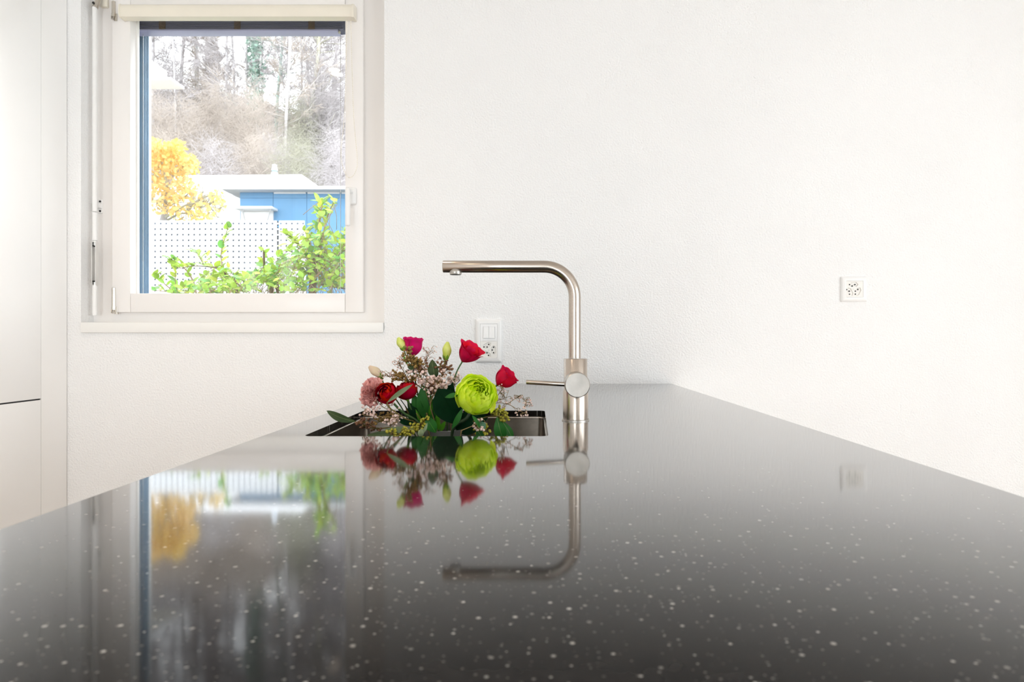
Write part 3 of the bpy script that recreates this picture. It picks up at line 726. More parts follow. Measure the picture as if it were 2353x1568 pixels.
RL_GREEN = [(3, .16, 16, 0, 1.5, .03), (4, .30, 22, 0, 1.0, .05), (5, .45, 26, .02, .85, .06), (6, .60, 32, .03, .75, .06), (6, .76, 36, .04, .72, .05), (6, .90, 44, .05, .75, .04), (5, 1.0, 56, .07, .85, .03), (4, 1.06, 82, .10, .8, .03)]
RL_RED = [(3, .18, 14, 0, 1.5, .02), (3, .34, 18, 0, 1.2, .02), (4, .52, 26, .02, 1.0, .02), (4, .70, 36, .06, 1.0, .02), (5, .88, 50, .10, .95, .02), (5, 1.0, 66, .12, .95, .02)]
def lisianthus(t, base, axis, H, R, m, seed, flare=0.25, full=0.55):
    rr = random.Random(seed); x, y, z = frame_of(axis); base = Vector(base)
    for (cnt, sc_, hh, w) in ((5, 1.0, 1.0, 0.82), (4, 0.72, 0.96, 0.9), (3, 0.42, 0.88, 1.2)):
        ph = rr.random()*6
        for k in range(cnt):
            p0 = ph+2*PI*k/cnt; q = rr.uniform(0, 6); h_ = H*hh*rr.uniform(0.93, 1.08); nt_ = rr.uniform(0.05, 0.16)
            def fn(ua, s):
                u = 2*ua-1; s2 = s*(1-nt_*abs(u)**2)
                r = R*sc_*(0.18+0.82*math.sin(PI/2*min(1, s2/full))**0.85)*(1+0.07*u)
                if s2 > 0.75: r *= 1+flare*((s2-0.75)/0.25)**2
                r += R*0.10*math.sin(u*5+q)*s2**4
                an = p0+u*w*(0.75+0.25*s2)
                return base+(x*math.cos(an)+y*math.sin(an))*r+z*(h_*s2+H*0.03*math.sin(u*8+q)*s2**5)
            build(G().grid(fn, 8, 9), 'petal', M[m], t, smooth=180, fix=False)
    sepals(t, base, axis, R*0.30, H*0.32)
def bud(t, base, tip, R, m, name='bud', sep=True):
    base, tip = Vector(base), Vector(tip); ax = tip-base; x, y, z = frame_of(ax); L_ = ax.length
    def fn(a, s):
        an = 2*PI*a; r = R*(math.sin(PI*min(1, 0.10+0.62*s))**0.9 if s < .55 else (math.sin(PI*(0.10+0.62*.55))**0.9)*(1-0.72*((s-.55)/.45)**1.3))
        if s <= 0: r *= 0.6
        r *= 1+0.13*math.cos(3*an+4.2*s)*(0.4+0.6*s)
        return base+z*(L_*s)+(x*math.cos(an)+y*math.sin(an))*r
    g = G().grid(fn, 15, 10)
    g.lathe([(R*0.27, 0), (R*0.16, 0.0006), (0.0001, -0.001)], tip-z*0.0004, ax, 8)
    o = build(g, name, M[m], t, smooth=180)
    if sep: sepals(t, base, ax, R*0.75, L_*0.42, open_=0.62)
    return o

# --- the big lime rose at the front right with its two dark leaves
d = 1.135
t = thing('rose', inv(0.014, -0.012, 0.80), 'large lime green cabbage rose at the front right of the bouquet', 'flower')
gc = P(1093, 909, d)
rose(t, gc, (0.36, -0.80, 0.34), 0.0325, 'rose_green', RL_GREEN, 5, H=1.0)
stem(t, [gc+Vector((-0.008, 0.025, -0.022)), P(1072, 962, d+0.02), P(1040, 990, d+0.03), inv(0.014, -0.012)], 0.0030, 'stem_dark')
o = leaf(t, *LP((1050, 976), (1006, 893), 1.17, 74), m='leaf_dark', rib='leaf_dark', bend=0.10, peak=0.52, roll=0.25, wave=0.02)
o = leaf(t, *LP((1046, 986), (1122, 958), 1.19, 54), m='leaf_dark', rib='leaf_dark', bend=0.08, peak=0.42, roll=-0.2, wave=0.02)
leaf(t, *LP((1058, 906), (1022, 914), 1.13, 12), m='leaf_mid', bend=0.05, roll=0.4)
leaf(t, *LP((1128, 950), (1138, 920), 1.14, 13), m='rose_green', bend=-0.1, roll=0.3)
leaf(t, *LP((1103, 985), (1084, 954), 1.12, 9), m='leaf_mid', bend=0.25, roll=0.2)
leaf(t, *LP((1038, 986), (1063, 938), 1.125, 13), m='leaf_mid', bend=0.12, roll=0.2)

# --- two dark red roses
t = thing('rose', inv(-0.012, -0.01), 'dark red rose with open spiral centre, beside the pink carnation', 'flower')
c = P(889, 905, 1.145)
rose(t, c, (-0.12, -0.85, 0.42), 0.0188, 'rose_red', RL_RED, 9)
stem(t, [c+Vector((0.003, 0.014, -0.012)), P(925, 948, 1.17), P(968, 982, 1.185), inv(-0.012, -0.01)], 0.0022, 'stem')
sepals(t, c+Vector((0.002, 0.012, -0.013)), (-0.12, -0.8, 0.6), 0.007, 0.014)
t = thing('rose', inv(-0.004, 0.004), 'dark red rose seen from the side, partly behind a narrow eucalyptus leaf', 'flower')
c = P(934, 896, 1.185)
rose(t, c, (-0.25, -0.25, 0.9), 0.0192, 'rose_red', RL_RED, 21, H=0.95)
stem(t, [c+Vector((0.002, 0.0, -0.017)), P(944, 940, 1.19), P(962, 975, 1.195), inv(-0.004, 0.004)], 0.0022, 'stem')
sepals(t, c+Vector((0.002, 0.0, -0.018)), (-0.2, -0.2, 0.9), 0.007, 0.013)

# --- lisianthus
d = 1.205
t = thing('lisianthus', inv(-0.002, 0.014), 'magenta lisianthus bloom at top left of the bouquet, its lime bud beside it', 'flower')
lisianthus(t, P(948, 819, d), (0.08, -0.16, 1), 0.0345, 0.0160, 'lisi_magenta', 3)
s_ = stem(t, [P(948, 819, d), P(952, 860, d), P(966, 930, d), inv(-0.002, 0.014)], 0.0014, 'stem')
bud(t, P(929, 805, d-0.012), P(915, 776, d-0.012), 0.0080, 'bud_green')
stem(t, [P(929, 806, d-0.012), P(937, 828, d-0.006), P(952, 862, d)], 0.0010, 'stem')
leaf(t, *LP((936, 838), (927, 818), d-0.01, 8), m='leaf_bright', roll=0.4)
t = thing('lisianthus', inv(0.010, 0.012), 'crimson lisianthus bloom on a bare curved stem in front of the switch plate', 'flower')
lisianthus(t, P(1063, 830, d), (0.58, -0.34, 0.72), 0.0330, 0.0195, 'lisi_red', 14, flare=0.30, full=0.8)
stem(t, [P(1062.5, 831, d), P(1050, 854, d), P(1041, 882, d), P(1028, 940, d), inv(0.010, 0.012)], 0.0014, 'stem')
t = thing('lisianthus', inv(0.020, 0.0), 'crimson lisianthus bloom at far right of the bouquet, left of the faucet lever', 'flower')
lisianthus(t, P(1143, 885, d), (0.72, -0.18, 0.62), 0.0320, 0.0180, 'lisi_red', 27, flare=0.12, full=0.62)
stem(t, [P(1142, 886, d), P(1126, 899, d), P(1085, 945, d), inv(0.020, 0.0)], 0.0018, 'stem')
# --- buds
t = thing('flower_bud', inv(0.0, 0.008), 'single closed lime bud at top middle of the bouquet', 'flower')
bud(t, P(1024, 827, d), P(1029, 786, d), 0.0086, 'bud_green')
stem(t, [P(1024, 828, d), P(1018, 856, d), P(1005, 930, d), inv(0.0, 0.008)], 0.0013, 'stem')
t = thing('flower_bud', inv(-0.02, 0.010), 'closed cream bud leaning left above the pink carnation', 'flower')
bud(t, P(879, 868, 1.20), P(848, 842, 1.195), 0.0085, 'bud_cream')
stem(t, [P(879, 868, 1.20), P(884, 886, 1.20), P(930, 950, 1.20), inv(-0.02, 0.010)], 0.0013, 'stem')

# --- carnation
t = thing('carnation', inv(-0.024, -0.004), 'dusty pink ruffled carnation at the left edge of the bouquet', 'flower')
cc = P(853, 900, 1.17); ax_ = Vector((-0.62, -0.62, 0.42)).normalized()
x_, y_, z_ = frame_of(ax_)
rr = random.Random(8)
for i in range(84):
    th = math.acos(1-rr.random()*1.05); ph = i*2.39996
    dirv = (x_*math.cos(ph)+y_*math.sin(ph))*math.sin(th)+z_*math.cos(th)
    tan = dirv.cross(Vector((rr.uniform(-1, 1), rr.uniform(-1, 1), rr.uniform(-1, 1)))).normalized(); nn = tan.cross(dirv)
    Lp = 0.0270*rr.uniform(0.80, 1.10); W = 0.0115*rr.uniform(0.7, 1.2); q = rr.uniform(0, 6); q2 = rr.uniform(4, 6.5)
    def fn(a, s, dirv=dirv, tan=tan, nn=nn, Lp=Lp, W=W, q=q, q2=q2):
        u = 2*a-1; s2 = s*(1-0.22*u*u+0.035*math.cos(u*19+q)*(s > .8))
        return cc-ax_*0.008+dirv*(Lp*s2)+tan*(u*W*s2**1.3)+nn*((math.sin(u*q2+q)*0.0050+math.sin(u*11+q*2)*0.0014)*s2*s2)
    build(G().grid(fn, 12, 5), 'petal', M['carnation'], t, smooth=180, fix=False)
cb = cc-ax_*0.008
build(G().lathe([(0.0001, -0.021), (0.004, -0.020), (0.0062, -0.010), (0.0075, 0.0), (0.006, 0.002)], cb, ax_, 14), 'calyx', M['sepal'], t, smooth=180)
stem(t, [cb-ax_*0.020, P(905, 950, 1.195), P(955, 985, 1.20), inv(-0.024, -0.004)], 0.0017, 'stem')

# --- eucalyptus
def seeds(t, nodes, m, r=0.0024, n=9, spread=0.010, seed=1, stemm='stem_olive'):
    rr = random.Random(seed); gs = G(); gt = G()
    for c in nodes:
        for i in range(n):
            a = rr.uniform(0, 2*PI); e = rr.uniform(-0.5, 1.0)
            v = Vector((math.cos(a)*math.cos(e), math.sin(a)*math.cos(e)*0.8, math.sin(e)))*spread*rr.uniform(0.45, 1.0)
            p = Vector(c)+v
            gt.tube([c, Vector(c)+v*0.6+Vector((0, 0, 0.001)), p], 0.0005, 4)
            gs.lathe([(0.0001, -r*1.1), (r*0.75, -r*0.6), (r, 0.1*r), (r*0.7, r*0.9), (r*0.35, r*1.15), (0.0001, r*1.5)], p, v, 7)
    tag(build(gs, 'seeds', M[m], t, smooth=180), kind='stuff')
    tag(build(gt, 'seed_stalks', M[stemm], t, smooth=180), kind='stuff')
def nodes(px, d): return [P(a, b, d+rnd.uniform(-0.012, 0.012)) for a, b in px]
# left, reaching over the worktop
t = thing('eucalyptus_sprig', inv(-0.028, -0.006), 'eucalyptus sprig reaching far left over the sink rim, long leaf at its end', 'greenery')
leaf(t, *LP((822, 970), (750, 944), 1.185, 21, 1.20), m='leaf_euc', rib='vein', bend=0.10, roll=-0.5, peak=0.55)
stem(t, [P(822, 970, 1.185), P(860, 985, 1.18), P(930, 992, 1.185), inv(-0.028, -0.006)], 0.0012, 'stem_olive')
seeds(t, nodes([(828, 974), (836, 981), (846, 985), (838, 972), (852, 978), (862, 984)], 1.175), 'seed_dark', n=7, spread=0.011, seed=2)
seeds(t, nodes([(872, 970), (884, 966), (893, 958), (870, 958)], 1.165), 'seed_brown', n=8, spread=0.012, seed=5)
leaf(t, *LP((940, 1003), (842, 1001), 1.14, 20, 1.15), m='leaf_euc', rib='vein', bend=0.05, roll=0.3)
leaf(t, *LP((952, 985), (882, 988), 1.12, 16), m='leaf_pale', bend=0.06, roll=-0.3, rib='vein')
leaf(t, *LP((955, 978), (912, 964), 1.15, 17), m='leaf_dark', bend=0.06, roll=0.2)
leaf(t, *LP((918, 951), (898, 956), 1.17, 13), m='leaf_dark', bend=0.06)
# front middle
t = thing('eucalyptus_sprig', inv(0.0, -0.030), 'low eucalyptus sprig with olive seeds hanging over the front of the vase rim', 'greenery')
seeds(t, nodes([(900, 997), (918, 999), (938, 990), (946, 984), (953, 994), (942, 1000), (962, 981)], 1.12), 'seed_green', n=9, spread=0.011, seed=12)
seeds(t, nodes([(972, 972), (978, 966), (966, 976)], 1.13), 'seed_green', n=8, spread=0.010, seed=13)
stem(t, [P(895, 999, 1.12), P(930, 996, 1.12), P(955, 990, 1.125), P(978, 972, 1.15), inv(0.0, -0.030)], 0.0012, 'stem_olive')
leaf(t, *LP((968, 985), (966, 1006), 1.11, 14), m='leaf_pale', bend=0.08, rib='vein')
leaf(t, *LP((968, 1000), (982, 972), 1.115, 8), m='leaf_pale', bend=0.1, roll=0.4)
leaf(t, *LP((1002, 995), (980, 958), 1.135, 27), m='leaf_mid', bend=0.08, roll=-0.2, rib='leaf_bright')
# tall sprig under the magenta bloom
t = thing('eucalyptus_sprig', inv(-0.008, 0.018), 'tall eucalyptus sprig with golden brown seeds below the magenta bloom', 'greenery')
seeds(t, nodes([(938, 806), (936, 818), (946, 826), (957, 832), (950, 840), (962, 838), (940, 828)], 1.18), 'seed_brown', n=9, spread=0.010, seed=22)
seeds(t, nodes([(972, 838), (968, 850), (960, 846)], 1.185), 'seed_dark', n=8, spread=0.010, seed=23)
seeds(t, nodes([(912, 862), (920, 870), (930, 866), (908, 872), (938, 876), (948, 872)], 1.19), 'seed_brown', n=9, spread=0.011, seed=24)
stem(t, [P(940, 808, 1.18), P(958, 842, 1.185), P(968, 880, 1.20), P(975, 940, 1.205), inv(-0.008, 0.018)], 0.0013, 'stem_olive')
stem(t, [P(905, 870, 1.19), P(945, 878, 1.195), P(968, 892, 1.20)], 0.0009, 'stem_olive', name='side_stem')
leaf(t, *LP((954, 846), (936, 842), 1.19, 16), m='leaf_euc', roll=0.3)
leaf(t, *LP((958, 846), (956, 820), 1.195, 18), m='leaf_euc', roll=-0.2)
leaf(t, *LP((984, 872), (966, 846), 1.20, 8), m='leaf_euc', roll=0.3)
leaf(t, *LP((945, 858), (931, 852), 1.20, 10), m='leaf_dark', roll=0.1)
# middle sprig
t = thing('eucalyptus_sprig', inv(0.004, 0.020), 'eucalyptus sprig with russet seeds and one broad leaf, below the middle lime bud', 'greenery')
leaf(t, *LP((1002, 874), (993, 826), 1.20, 26), m='leaf_euc', rib='vein', bend=0.1, roll=-0.35, peak=0.5)
leaf(t, *LP((1000, 890), (1003, 858), 1.205, 10), m='leaf_euc', roll=0.3)
seeds(t, nodes([(1018, 832), (1022, 842), (1015, 850), (1024, 852), (1016, 862), (1030, 848), (1012, 842)], 1.195), 'seed_dark', n=7, spread=0.009, seed=32, stemm='stem_olive')
seeds(t, nodes([(998, 884), (1006, 880), (992, 894), (1002, 896), (1010, 888), (985, 898), (996, 904)], 1.19), 'seed_dark', n=8, spread=0.011, seed=33)
stem(t, [P(1022, 832, 1.195), P(1016, 862, 1.20), P(1002, 900, 1.205), P(990, 940, 1.205), inv(0.004, 0.020)], 0.0013, 'stem_olive')
# right sprig hanging into the sink
t = thing('eucalyptus_sprig', inv(0.030, -0.006), 'eucalyptus sprig with yellow green seeds hanging into the sink, right of the lime rose', 'greenery')
seeds(t, nodes([(1146, 940), (1152, 948), (1143, 952), (1157, 956), (1150, 962), (1140, 946), (1159, 964)], 1.16), 'seed_green', n=8, spread=0.0095, seed=42)
seeds(t, nodes([(1113, 985), (1106, 992), (1118, 992), (1096, 984)], 1.15), 'seed_green', n=7, spread=0.010, seed=43)
stem(t, [P(1152, 958, 1.16), P(1128, 957, 1.165), P(1090, 968, 1.185), P(1050, 990, 1.20), inv(0.030, -0.006)], 0.0013, 'stem_olive')
leaf(t, *LP((1142, 957), (1158, 1018), 1.155, 29), m='leaf_mid', rib='vein', bend=0.10, roll=0.2, peak=0.55)
leaf(t, *LP((1152, 966), (1180, 1014), 1.17, 18), m='leaf_mid', rib='vein', bend=0.08, roll=-0.4, peak=0.55)
leaf(t, *LP((1097, 966), (1115, 986), 1.13, 21), m='leaf_teal', bend=0.08, roll=0.3, peak=0.6)
leaf(t, *LP((1094, 985), (1112, 1012), 1.15, 22), m='leaf_mid', rib='vein', bend=0.08, peak=0.6)
# narrow blade across the roses
t = thing('eucalyptus_leaf_stem', inv(-0.016, -0.022), 'narrow pale eucalyptus leaf slanting across the dark red roses', 'greenery')
leaf(t, *LP((889, 926), (949, 883), 1.12, 13, 1.135), m='leaf_pale', rib='vein', bend=-0.05, roll=0.5)
stem(t, [P(889, 926, 1.12), P(896, 938, 1.125), P(930, 962, 1.14), P(965, 985, 1.165), inv(-0.016, -0.022)], 0.0010, 'stem_olive')
# loose green foliage in the middle
t = thing('foliage_spray', inv(0.002, 0.0), 'bright green lisianthus foliage filling the middle of the bouquet above the vase', 'greenery')
for a, b, w, m in (((985, 972), (972, 885), 40, 'leaf_mid'), ((990, 975), (998, 912), 26, 'leaf_bright'), ((975, 980), (936, 925), 30, 'leaf_dark'), ((972, 960), (950, 905), 26, 'leaf_mid'),
                   ((985, 990), (930, 948), 14, 'leaf_mid'), ((980, 990), (955, 940), 10, 'leaf_bright'), ((1008, 990), (1006, 950), 14, 'leaf_bright'), ((990, 992), (1002, 958), 12, 'leaf_bright'),
                   ((1012, 992), (1024, 968), 12, 'leaf_bright'), ((1000, 985), (985, 930), 20, 'leaf_mid'), ((1030, 950), (1040, 878), 22, 'leaf_dark'), ((1010, 930), (1036, 884), 24, 'leaf_dark')):
    leaf(t, *LP(a, b, 1.20, w, 1.19), m=m, bend=0.07, roll=rnd.uniform(-0.5, 0.5))
for i in range(9):
    a = inv(rnd.uniform(-0.02, 0.02), rnd.uniform(-0.01, 0.02)); b = P(rnd.uniform(915, 985), rnd.uniform(910, 950), 1.19+rnd.uniform(-0.01, 0.02))
    stem(t, [b, (b+a)/2+Vector((0.004, 0, 0.002)), a], rnd.uniform(0.0009, 0.0016), rnd.choice(['stem', 'stem_dark', 'stem_olive']))

# --- gypsophila
def gyps(label, mains, d, seed, n=26, r=(0.0012, 0.0022), spread=0.022, base=None, up=0.4, tip_only=0.35, drop=False):
    rr = random.Random(seed)
    t = thing('gypsophila_sprig', base, label, 'flower'); gb, gt = G(), G()
    for m_ in mains:
        pts = curve([P(a, b, d+rr.uniform(-0.01, 0.01)) for a, b in m_]+[])
        gt.tube(pts, [0.0008*(1-0.6*i/len(pts)) for i in range(len(pts))], 5)
        for i in range(n):
            q = tip_only+(1-tip_only)*rr.random(); p = pts[min(len(pts)-1, int(q*(len(pts)-1)))]
            v = Vector((rr.uniform(-1, 1), rr.uniform(-0.8, 0.8), rr.uniform(-0.5, 1)+up)).normalized()*spread*rr.uniform(0.4, 1)
            e = p+v; gt.tube([p, p+v*0.55+Vector((0, 0, 0.001)), e], 0.0004, 4)
            for k in range(rr.choice((1, 2, 2, 3))):
                w_ = Vector((rr.uniform(-1, 1), rr.uniform(-1, 1), rr.uniform(-1, 0.8)-(1.2 if drop else 0))).normalized()*spread*0.32
                gt.tube([e, e+w_], 0.0003, 3)
                rad = rr.uniform(*r)
                gb.lathe([(0.0001, -rad), (rad*0.8, -rad*0.6), (rad*0.95, rad*0.3), (rad*1.15, rad*0.8), (rad*0.3, rad*0.9), (0.0001, rad*0.7)], e+w_, w_, 7)
    tag(build(gb, 'blossoms', M['gyps'], t, smooth=60), kind='stuff')
    tag(build(gt, 'stalks', M['gyps_stem'], t, smooth=180), kind='stuff')
    stem(t, [P(*mains[0][0], d), (P(*mains[0][0], d)+base)/2+Vector((0.002, 0, 0.004)), base], 0.0010, 'gyps_stem')
gyps('dense pale pink gypsophila cloud in the middle of the bouquet', [[(990, 940), (985, 900), (972, 878), (960, 866)], [(990, 930), (996, 895), (1010, 882), (1026, 880)], [(985, 920), (978, 895), (985, 876)], [(990, 925), (1000, 905), (1022, 896)]], 1.18, 3, n=13, r=(0.0015, 0.0031), spread=0.018, base=inv(0.006, 0.006), tip_only=0.5)
gyps('airy gypsophila sprig rising between the magenta bloom and the middle bud', [[(975, 930), (972, 880), (980, 830), (990, 806)], [(974, 900), (965, 860), (962, 845)]], 1.215, 5, n=22, r=(0.0009, 0.0017), spread=0.020, base=inv(-0.004, 0.022))
gyps('thin gypsophila sprig left of the bouquet, above the red roses', [[(960, 910), (930, 880), (905, 868), (890, 866)], [(955, 905), (925, 850), (915, 835)]], 1.20, 7, n=20, r=(0.0009, 0.0018), spread=0.018, base=inv(-0.012, 0.016))
gyps('thin gypsophila sprig reaching right below the crimson bloom', [[(1100, 960), (1135, 920), (1155, 895), (1166, 885)], [(1120, 935), (1145, 920), (1165, 915)]], 1.20, 9, n=16, r=(0.0007, 0.0013), spread=0.018, base=inv(0.026, 0.008))
gyps('thin gypsophila sprig stretching farthest right, its tips drooping towards the faucet', [[(1090, 950), (1135, 928), (1166, 929), (1195, 945), (1212, 952)], [(1166, 929), (1185, 916), (1197, 912)], [(1197, 912), (1207, 922), (1211, 936)]], 1.19, 10, n=13, r=(0.0009, 0.0017), spread=0.013, base=inv(0.030, 0.004), drop=True, up=-0.2)
gyps('low gypsophila sprig at lower left, over the corner of the sink', [[(960, 985), (910, 955), (880, 935), (868, 925)], [(920, 960), (870, 958), (838, 955), (832, 952)], [(915, 970), (900, 975), (896, 985)]], 1.15, 12, n=15, r=(0.0014, 0.0026), spread=0.014, base=inv(-0.022, -0.014))
gyps('few gypsophila blossoms drooping below the lime rose', [[(1060, 990), (1095, 975), (1110, 965), (1117, 975)], [(1095, 975), (1098, 985), (1104, 990)]], 1.12, 14, n=7, r=(0.0014, 0.0024), spread=0.010, base=inv(0.022, -0.024), drop=True)
gyps('pale gypsophila sprig behind the lime rose, right of the middle bud', [[(1035, 920), (1040, 890), (1038, 875), (1036, 862)], [(1040, 890), (1058, 874)]], 1.21, 16, n=14, r=(0.0010, 0.0022), spread=0.015, base=inv(0.010, 0.022))
# ------------------------------------------------------------------ outside
ro = random.Random(77)
g = G().grid(lambda u, v: Vector((-60+u*90, WY+0.02+v*27, 0.55)), 2, 2)
tag(build(g, 'ground', M['ground'], smooth=0, fix=False), kind='structure')
def hz(y): return 0.55 if y < 24 else 0.55+(y-24)*0.60
g = G().grid(lambda u, v: Vector((-110+u*160, 24+v*41, hz(24+v*41)-v*0.22*(-110+u*160+34)+0.8*math.sin(u*23+v*9)+0.5*math.sin(u*61-v*17))), 60, 30)
tag(build(g, 'wooded_hill', M['hill'], smooth=180, fix=False), 'brown leaf covered wooded hillside behind the houses', 'hill')

# perforated fence
M['hole_dark'] = mat('hole_shade_grey_blue', (0.24, 0.28, 0.34), rough=0.8)  # grey blue stands in for shade inside the fence holes
fe = thing('perforated_fence', P(600, 900, 5.6)*1.0, 'white perforated metal screen fence behind the bushes', 'fence')
def perf(px0, px1, nx, ny, phase, d):
    x0, x1 = P(px0, 0, d).x, P(px1, 0, d).x; ztop = P(0, 507, d).z
    p = 12.85*d/FPX; h = 0.31*p*0.5
    g = G(); idx = {}
    xs = [x0]+[x0+phase+i*p for i in range(nx)]; z_first = ztop-7*d/FPX
    # cells: every hole is a square opening inside a cell of pitch p
    for i in range(nx):
        cx = x0+phase+i*p; a0 = x0 if i == 0 else cx-p/2; a1 = x1 if i == nx-1 else cx+p/2
        for j in range(ny):
            cz = z_first-j*p; b1 = ztop if j == 0 else cz+p/2; b0 = cz-p/2
            g.ring(rect(a0, a1, b0, b1), rect(cx-h, cx+h, cz-h, cz+h), 1, XZ, d, d+0.003)
    zb_ = z_first-(ny-0.5)*p
    g.box(x0, x1, d, d+0.003, 0.60, zb_)
    return g, zb_
for a in ((345, 636.5, 23, 14, 12.85*0.88*5.6/FPX), (641, 700, 5, 14, 4.2*5.6/FPX)):
    g, zb_ = perf(*a, 5.6)
    pn = build(g, 'panel', M['fence'], fe, smooth=0)
    build(G().box(P(a[0], 0, 5.6).x+0.01, P(a[1], 0, 5.6).x-0.01, 5.612, 5.616, 0.62, P(0, 509, 5.6).z), 'added_shade_sheet', M['hole_dark'], pn, smooth=0)  # added sheet behind the panel, makes the holes read dark
# more panels to the left, plain distance
x = P(345, 0, 5.6).x-0.02
for i in range(2):
    build(G().box(x-1.1, x, 5.6, 5.603, 0.6, P(0, 507, 5.6).z), 'panel', M['fence'], fe, smooth=0); x -= 1.12
for px, dd in ((638.8, 5.62), (344, 5.62), (697, 5.62)):
    xx = P(px, 0, dd).x
    build(G().box(xx-0.006, xx+0.006, dd, dd+0.05, 0.55, P(0, 530, dd).z), 'post', M['soffit'], fe, smooth=0)

# roof corner of the neighbouring house on the left
nb = thing('roof_overhang', (-5.4, 8.0, 4.6), 'white roof overhang corner of neighbouring house at upper left of window', 'roof')
cR = P(383, 178, 9.0)
build(G().box(cR.x-2.6, cR.x, 6.4, 9.0, cR.z, cR.z+0.085), 'roof_slab', M['roof_white'], nb, smooth=0)
build(G().box(cR.x-2.6, cR.x+0.055, 9.0, 9.35, cR.z-0.03, cR.z+0.005), 'gutter', M['roof_white'], nb, smooth=0)
build(G().box(cR.x-2.5, cR.x-0.75, 6.6, 9.0, 0.55, cR.z), 'house_wall', M['ext_white'], nb, smooth=0)

# blue house
bh = thing('blue_house', (-4.0, 15.0, 0.55), 'blue panelled house with a flat white roof and awning window behind the fence', 'house')
DF = 14.0; DE = 13.72
xe = P(507, 0, DE).x; ze = P(0, 434, DE).z
x_r = 2.0
build(G().box(xe, x_r, DE, 17.5, ze, ze+6.2*DE/FPX), 'roof_slab', M['roof_white'], bh, smooth=0)
build(G().box(xe+0.01, x_r, DE+0.02, 17.4, ze-0.012, ze), 'soffit', M['soffit'], bh, smooth=0)
xw = P(551, 0, DF).x
build(G().box(xw+0.01, x_r-0.3, DF+0.012, 17.2, 0.55, ze-0.012), 'wall_core', M['blue_dark'], bh, smooth=0)
cols = [551, 627.6, 705, 783, 861]
zs = P(0, 455.5, DF).z
for i in range(len(cols)-1):
    a, b = P(cols[i], 0, DF).x, P(cols[i+1], 0, DF).x
    build(G().box(a+0.004, b-0.004, DF, DF+0.012, zs+0.003, ze-0.014), 'facade_panel', M['blue_wall'], bh, smooth=0)
    build(G().box(a+0.004, b-0.004, DF, DF+0.012, zs-1.25, zs-0.003), 'facade_panel', M['blue_wall'], bh, smooth=0)
    build(G().box(a+0.004, b-0.004, DF, DF+0.012, 0.56, zs-1.256), 'facade_panel', M['blue_wall'], bh, smooth=0)
    if i > 0: build(G().box(a+0.02, b-0.02, DF-0.02, DF, ze-0.045, ze-0.014), 'vent_strip', M['fence'], bh, smooth=0)
h0, h1 = P(538, 480, DF-0.3), P(626, 474, DF-0.3)
build(G().box(h0.x, h1.x, DF-0.32, DF, h0.z, h1.z, 0.01), 'awning_box', M['fence'], bh)
w0, w1 = P(553, 520, DF-0.05), P(627, 480, DF-0.05)
wf = build(G().ring(rect(w0.x, w1.x, w0.z-0.6, w1.z), rect(w0.x+0.06, w1.x-0.06, w0.z-0.54, w1.z-0.05), 1, XZ, DF-0.05, DF-0.002), 'window_frame', M['fence'], bh, smooth=0)
build(G().box(w0.x+0.06, w1.x-0.06, DF-0.03, DF-0.02, w0.z-0.54, w1.z-0.05), 'blind', M['roof_white'], wf, smooth=0)
for px in (556, 622):
    a = P(px, 481, DF-0.28); b = P(px+(8 if px < 600 else -8), 508, DF-0.04)
    build(G().tube([a, b], 0.012, 6), 'awning_arm', M['soffit'], bh)
# white house behind with chimney
wh = thing('white_house', (-6.0, 24.0, 0.55), 'white house with a shallow white roof and small metal chimney behind the blue house', 'house')
DW = 21.0
a, b, c_, e_ = P(330, 418, DW), P(745, 440, DW), P(420, 403, DW+3), P(690, 400, DW+3)
zev = P(0, 412, DW).z
build(G().box(P(325, 0, DW).x, P(740, 0, DW).x, DW+0.3, DW+8, 0.55, P(0, 440, DW).z), 'house_wall', M['ext_white'], wh, smooth=0)
v = [P(320, 440, DW), P(748, 440, DW), P(693, 401, DW+3.0), P(395, 404, DW+3.0), P(700, 440, DW+7), P(330, 440, DW+7)]
v[4] = Vector((v[1].x, DW+8, v[1].z)); v[5] = Vector((v[0].x, DW+8, v[0].z))
lo_ = [p-Vector((0, 0, 0.12)) for p in (v[0], v[1], v[4], v[5])]
g = G().add(v+lo_, [(0, 1, 2, 3), (1, 4, 2), (4, 5, 3, 2), (5, 0, 3), (6, 9, 8, 7), (0, 6, 7, 1), (1, 7, 8, 4), (4, 8, 9, 5), (5, 9, 6, 0)])
build(g, 'roof', M['roof_white'], wh, smooth=0)
cb = P(631, 404, DW+2.9); s_ = (DW+2.9)/FPX
cm = build(G().lathe([(7.5*s_, -6*s_), (7.5*s_, 6*s_), (5.5*s_, 8*s_), (5.5*s_, 12*s_), (7*s_, 13*s_), (5*s_, 20*s_), (5*s_, 24*s_), (6*s_, 24.5*s_), (0.001, 27*s_)], cb, n=16), 'chimney', M['fence'], wh)
build(G().lathe([(5.7*s_, 8.5*s_), (5.9*s_, 9*s_), (5.9*s_, 11*s_), (5.7*s_, 11.5*s_)], cb, n=16), 'chimney_band', M['blue_alu'], cm)
sk_ = P(697, 434, DW+0.5)
build(G().box(sk_.x-0.18, sk_.x+0.18, sk_.y, sk_.y+0.3, sk_.z-0.05, sk_.z+0.09), 'skylight', M['soffit'], wh, smooth=0)

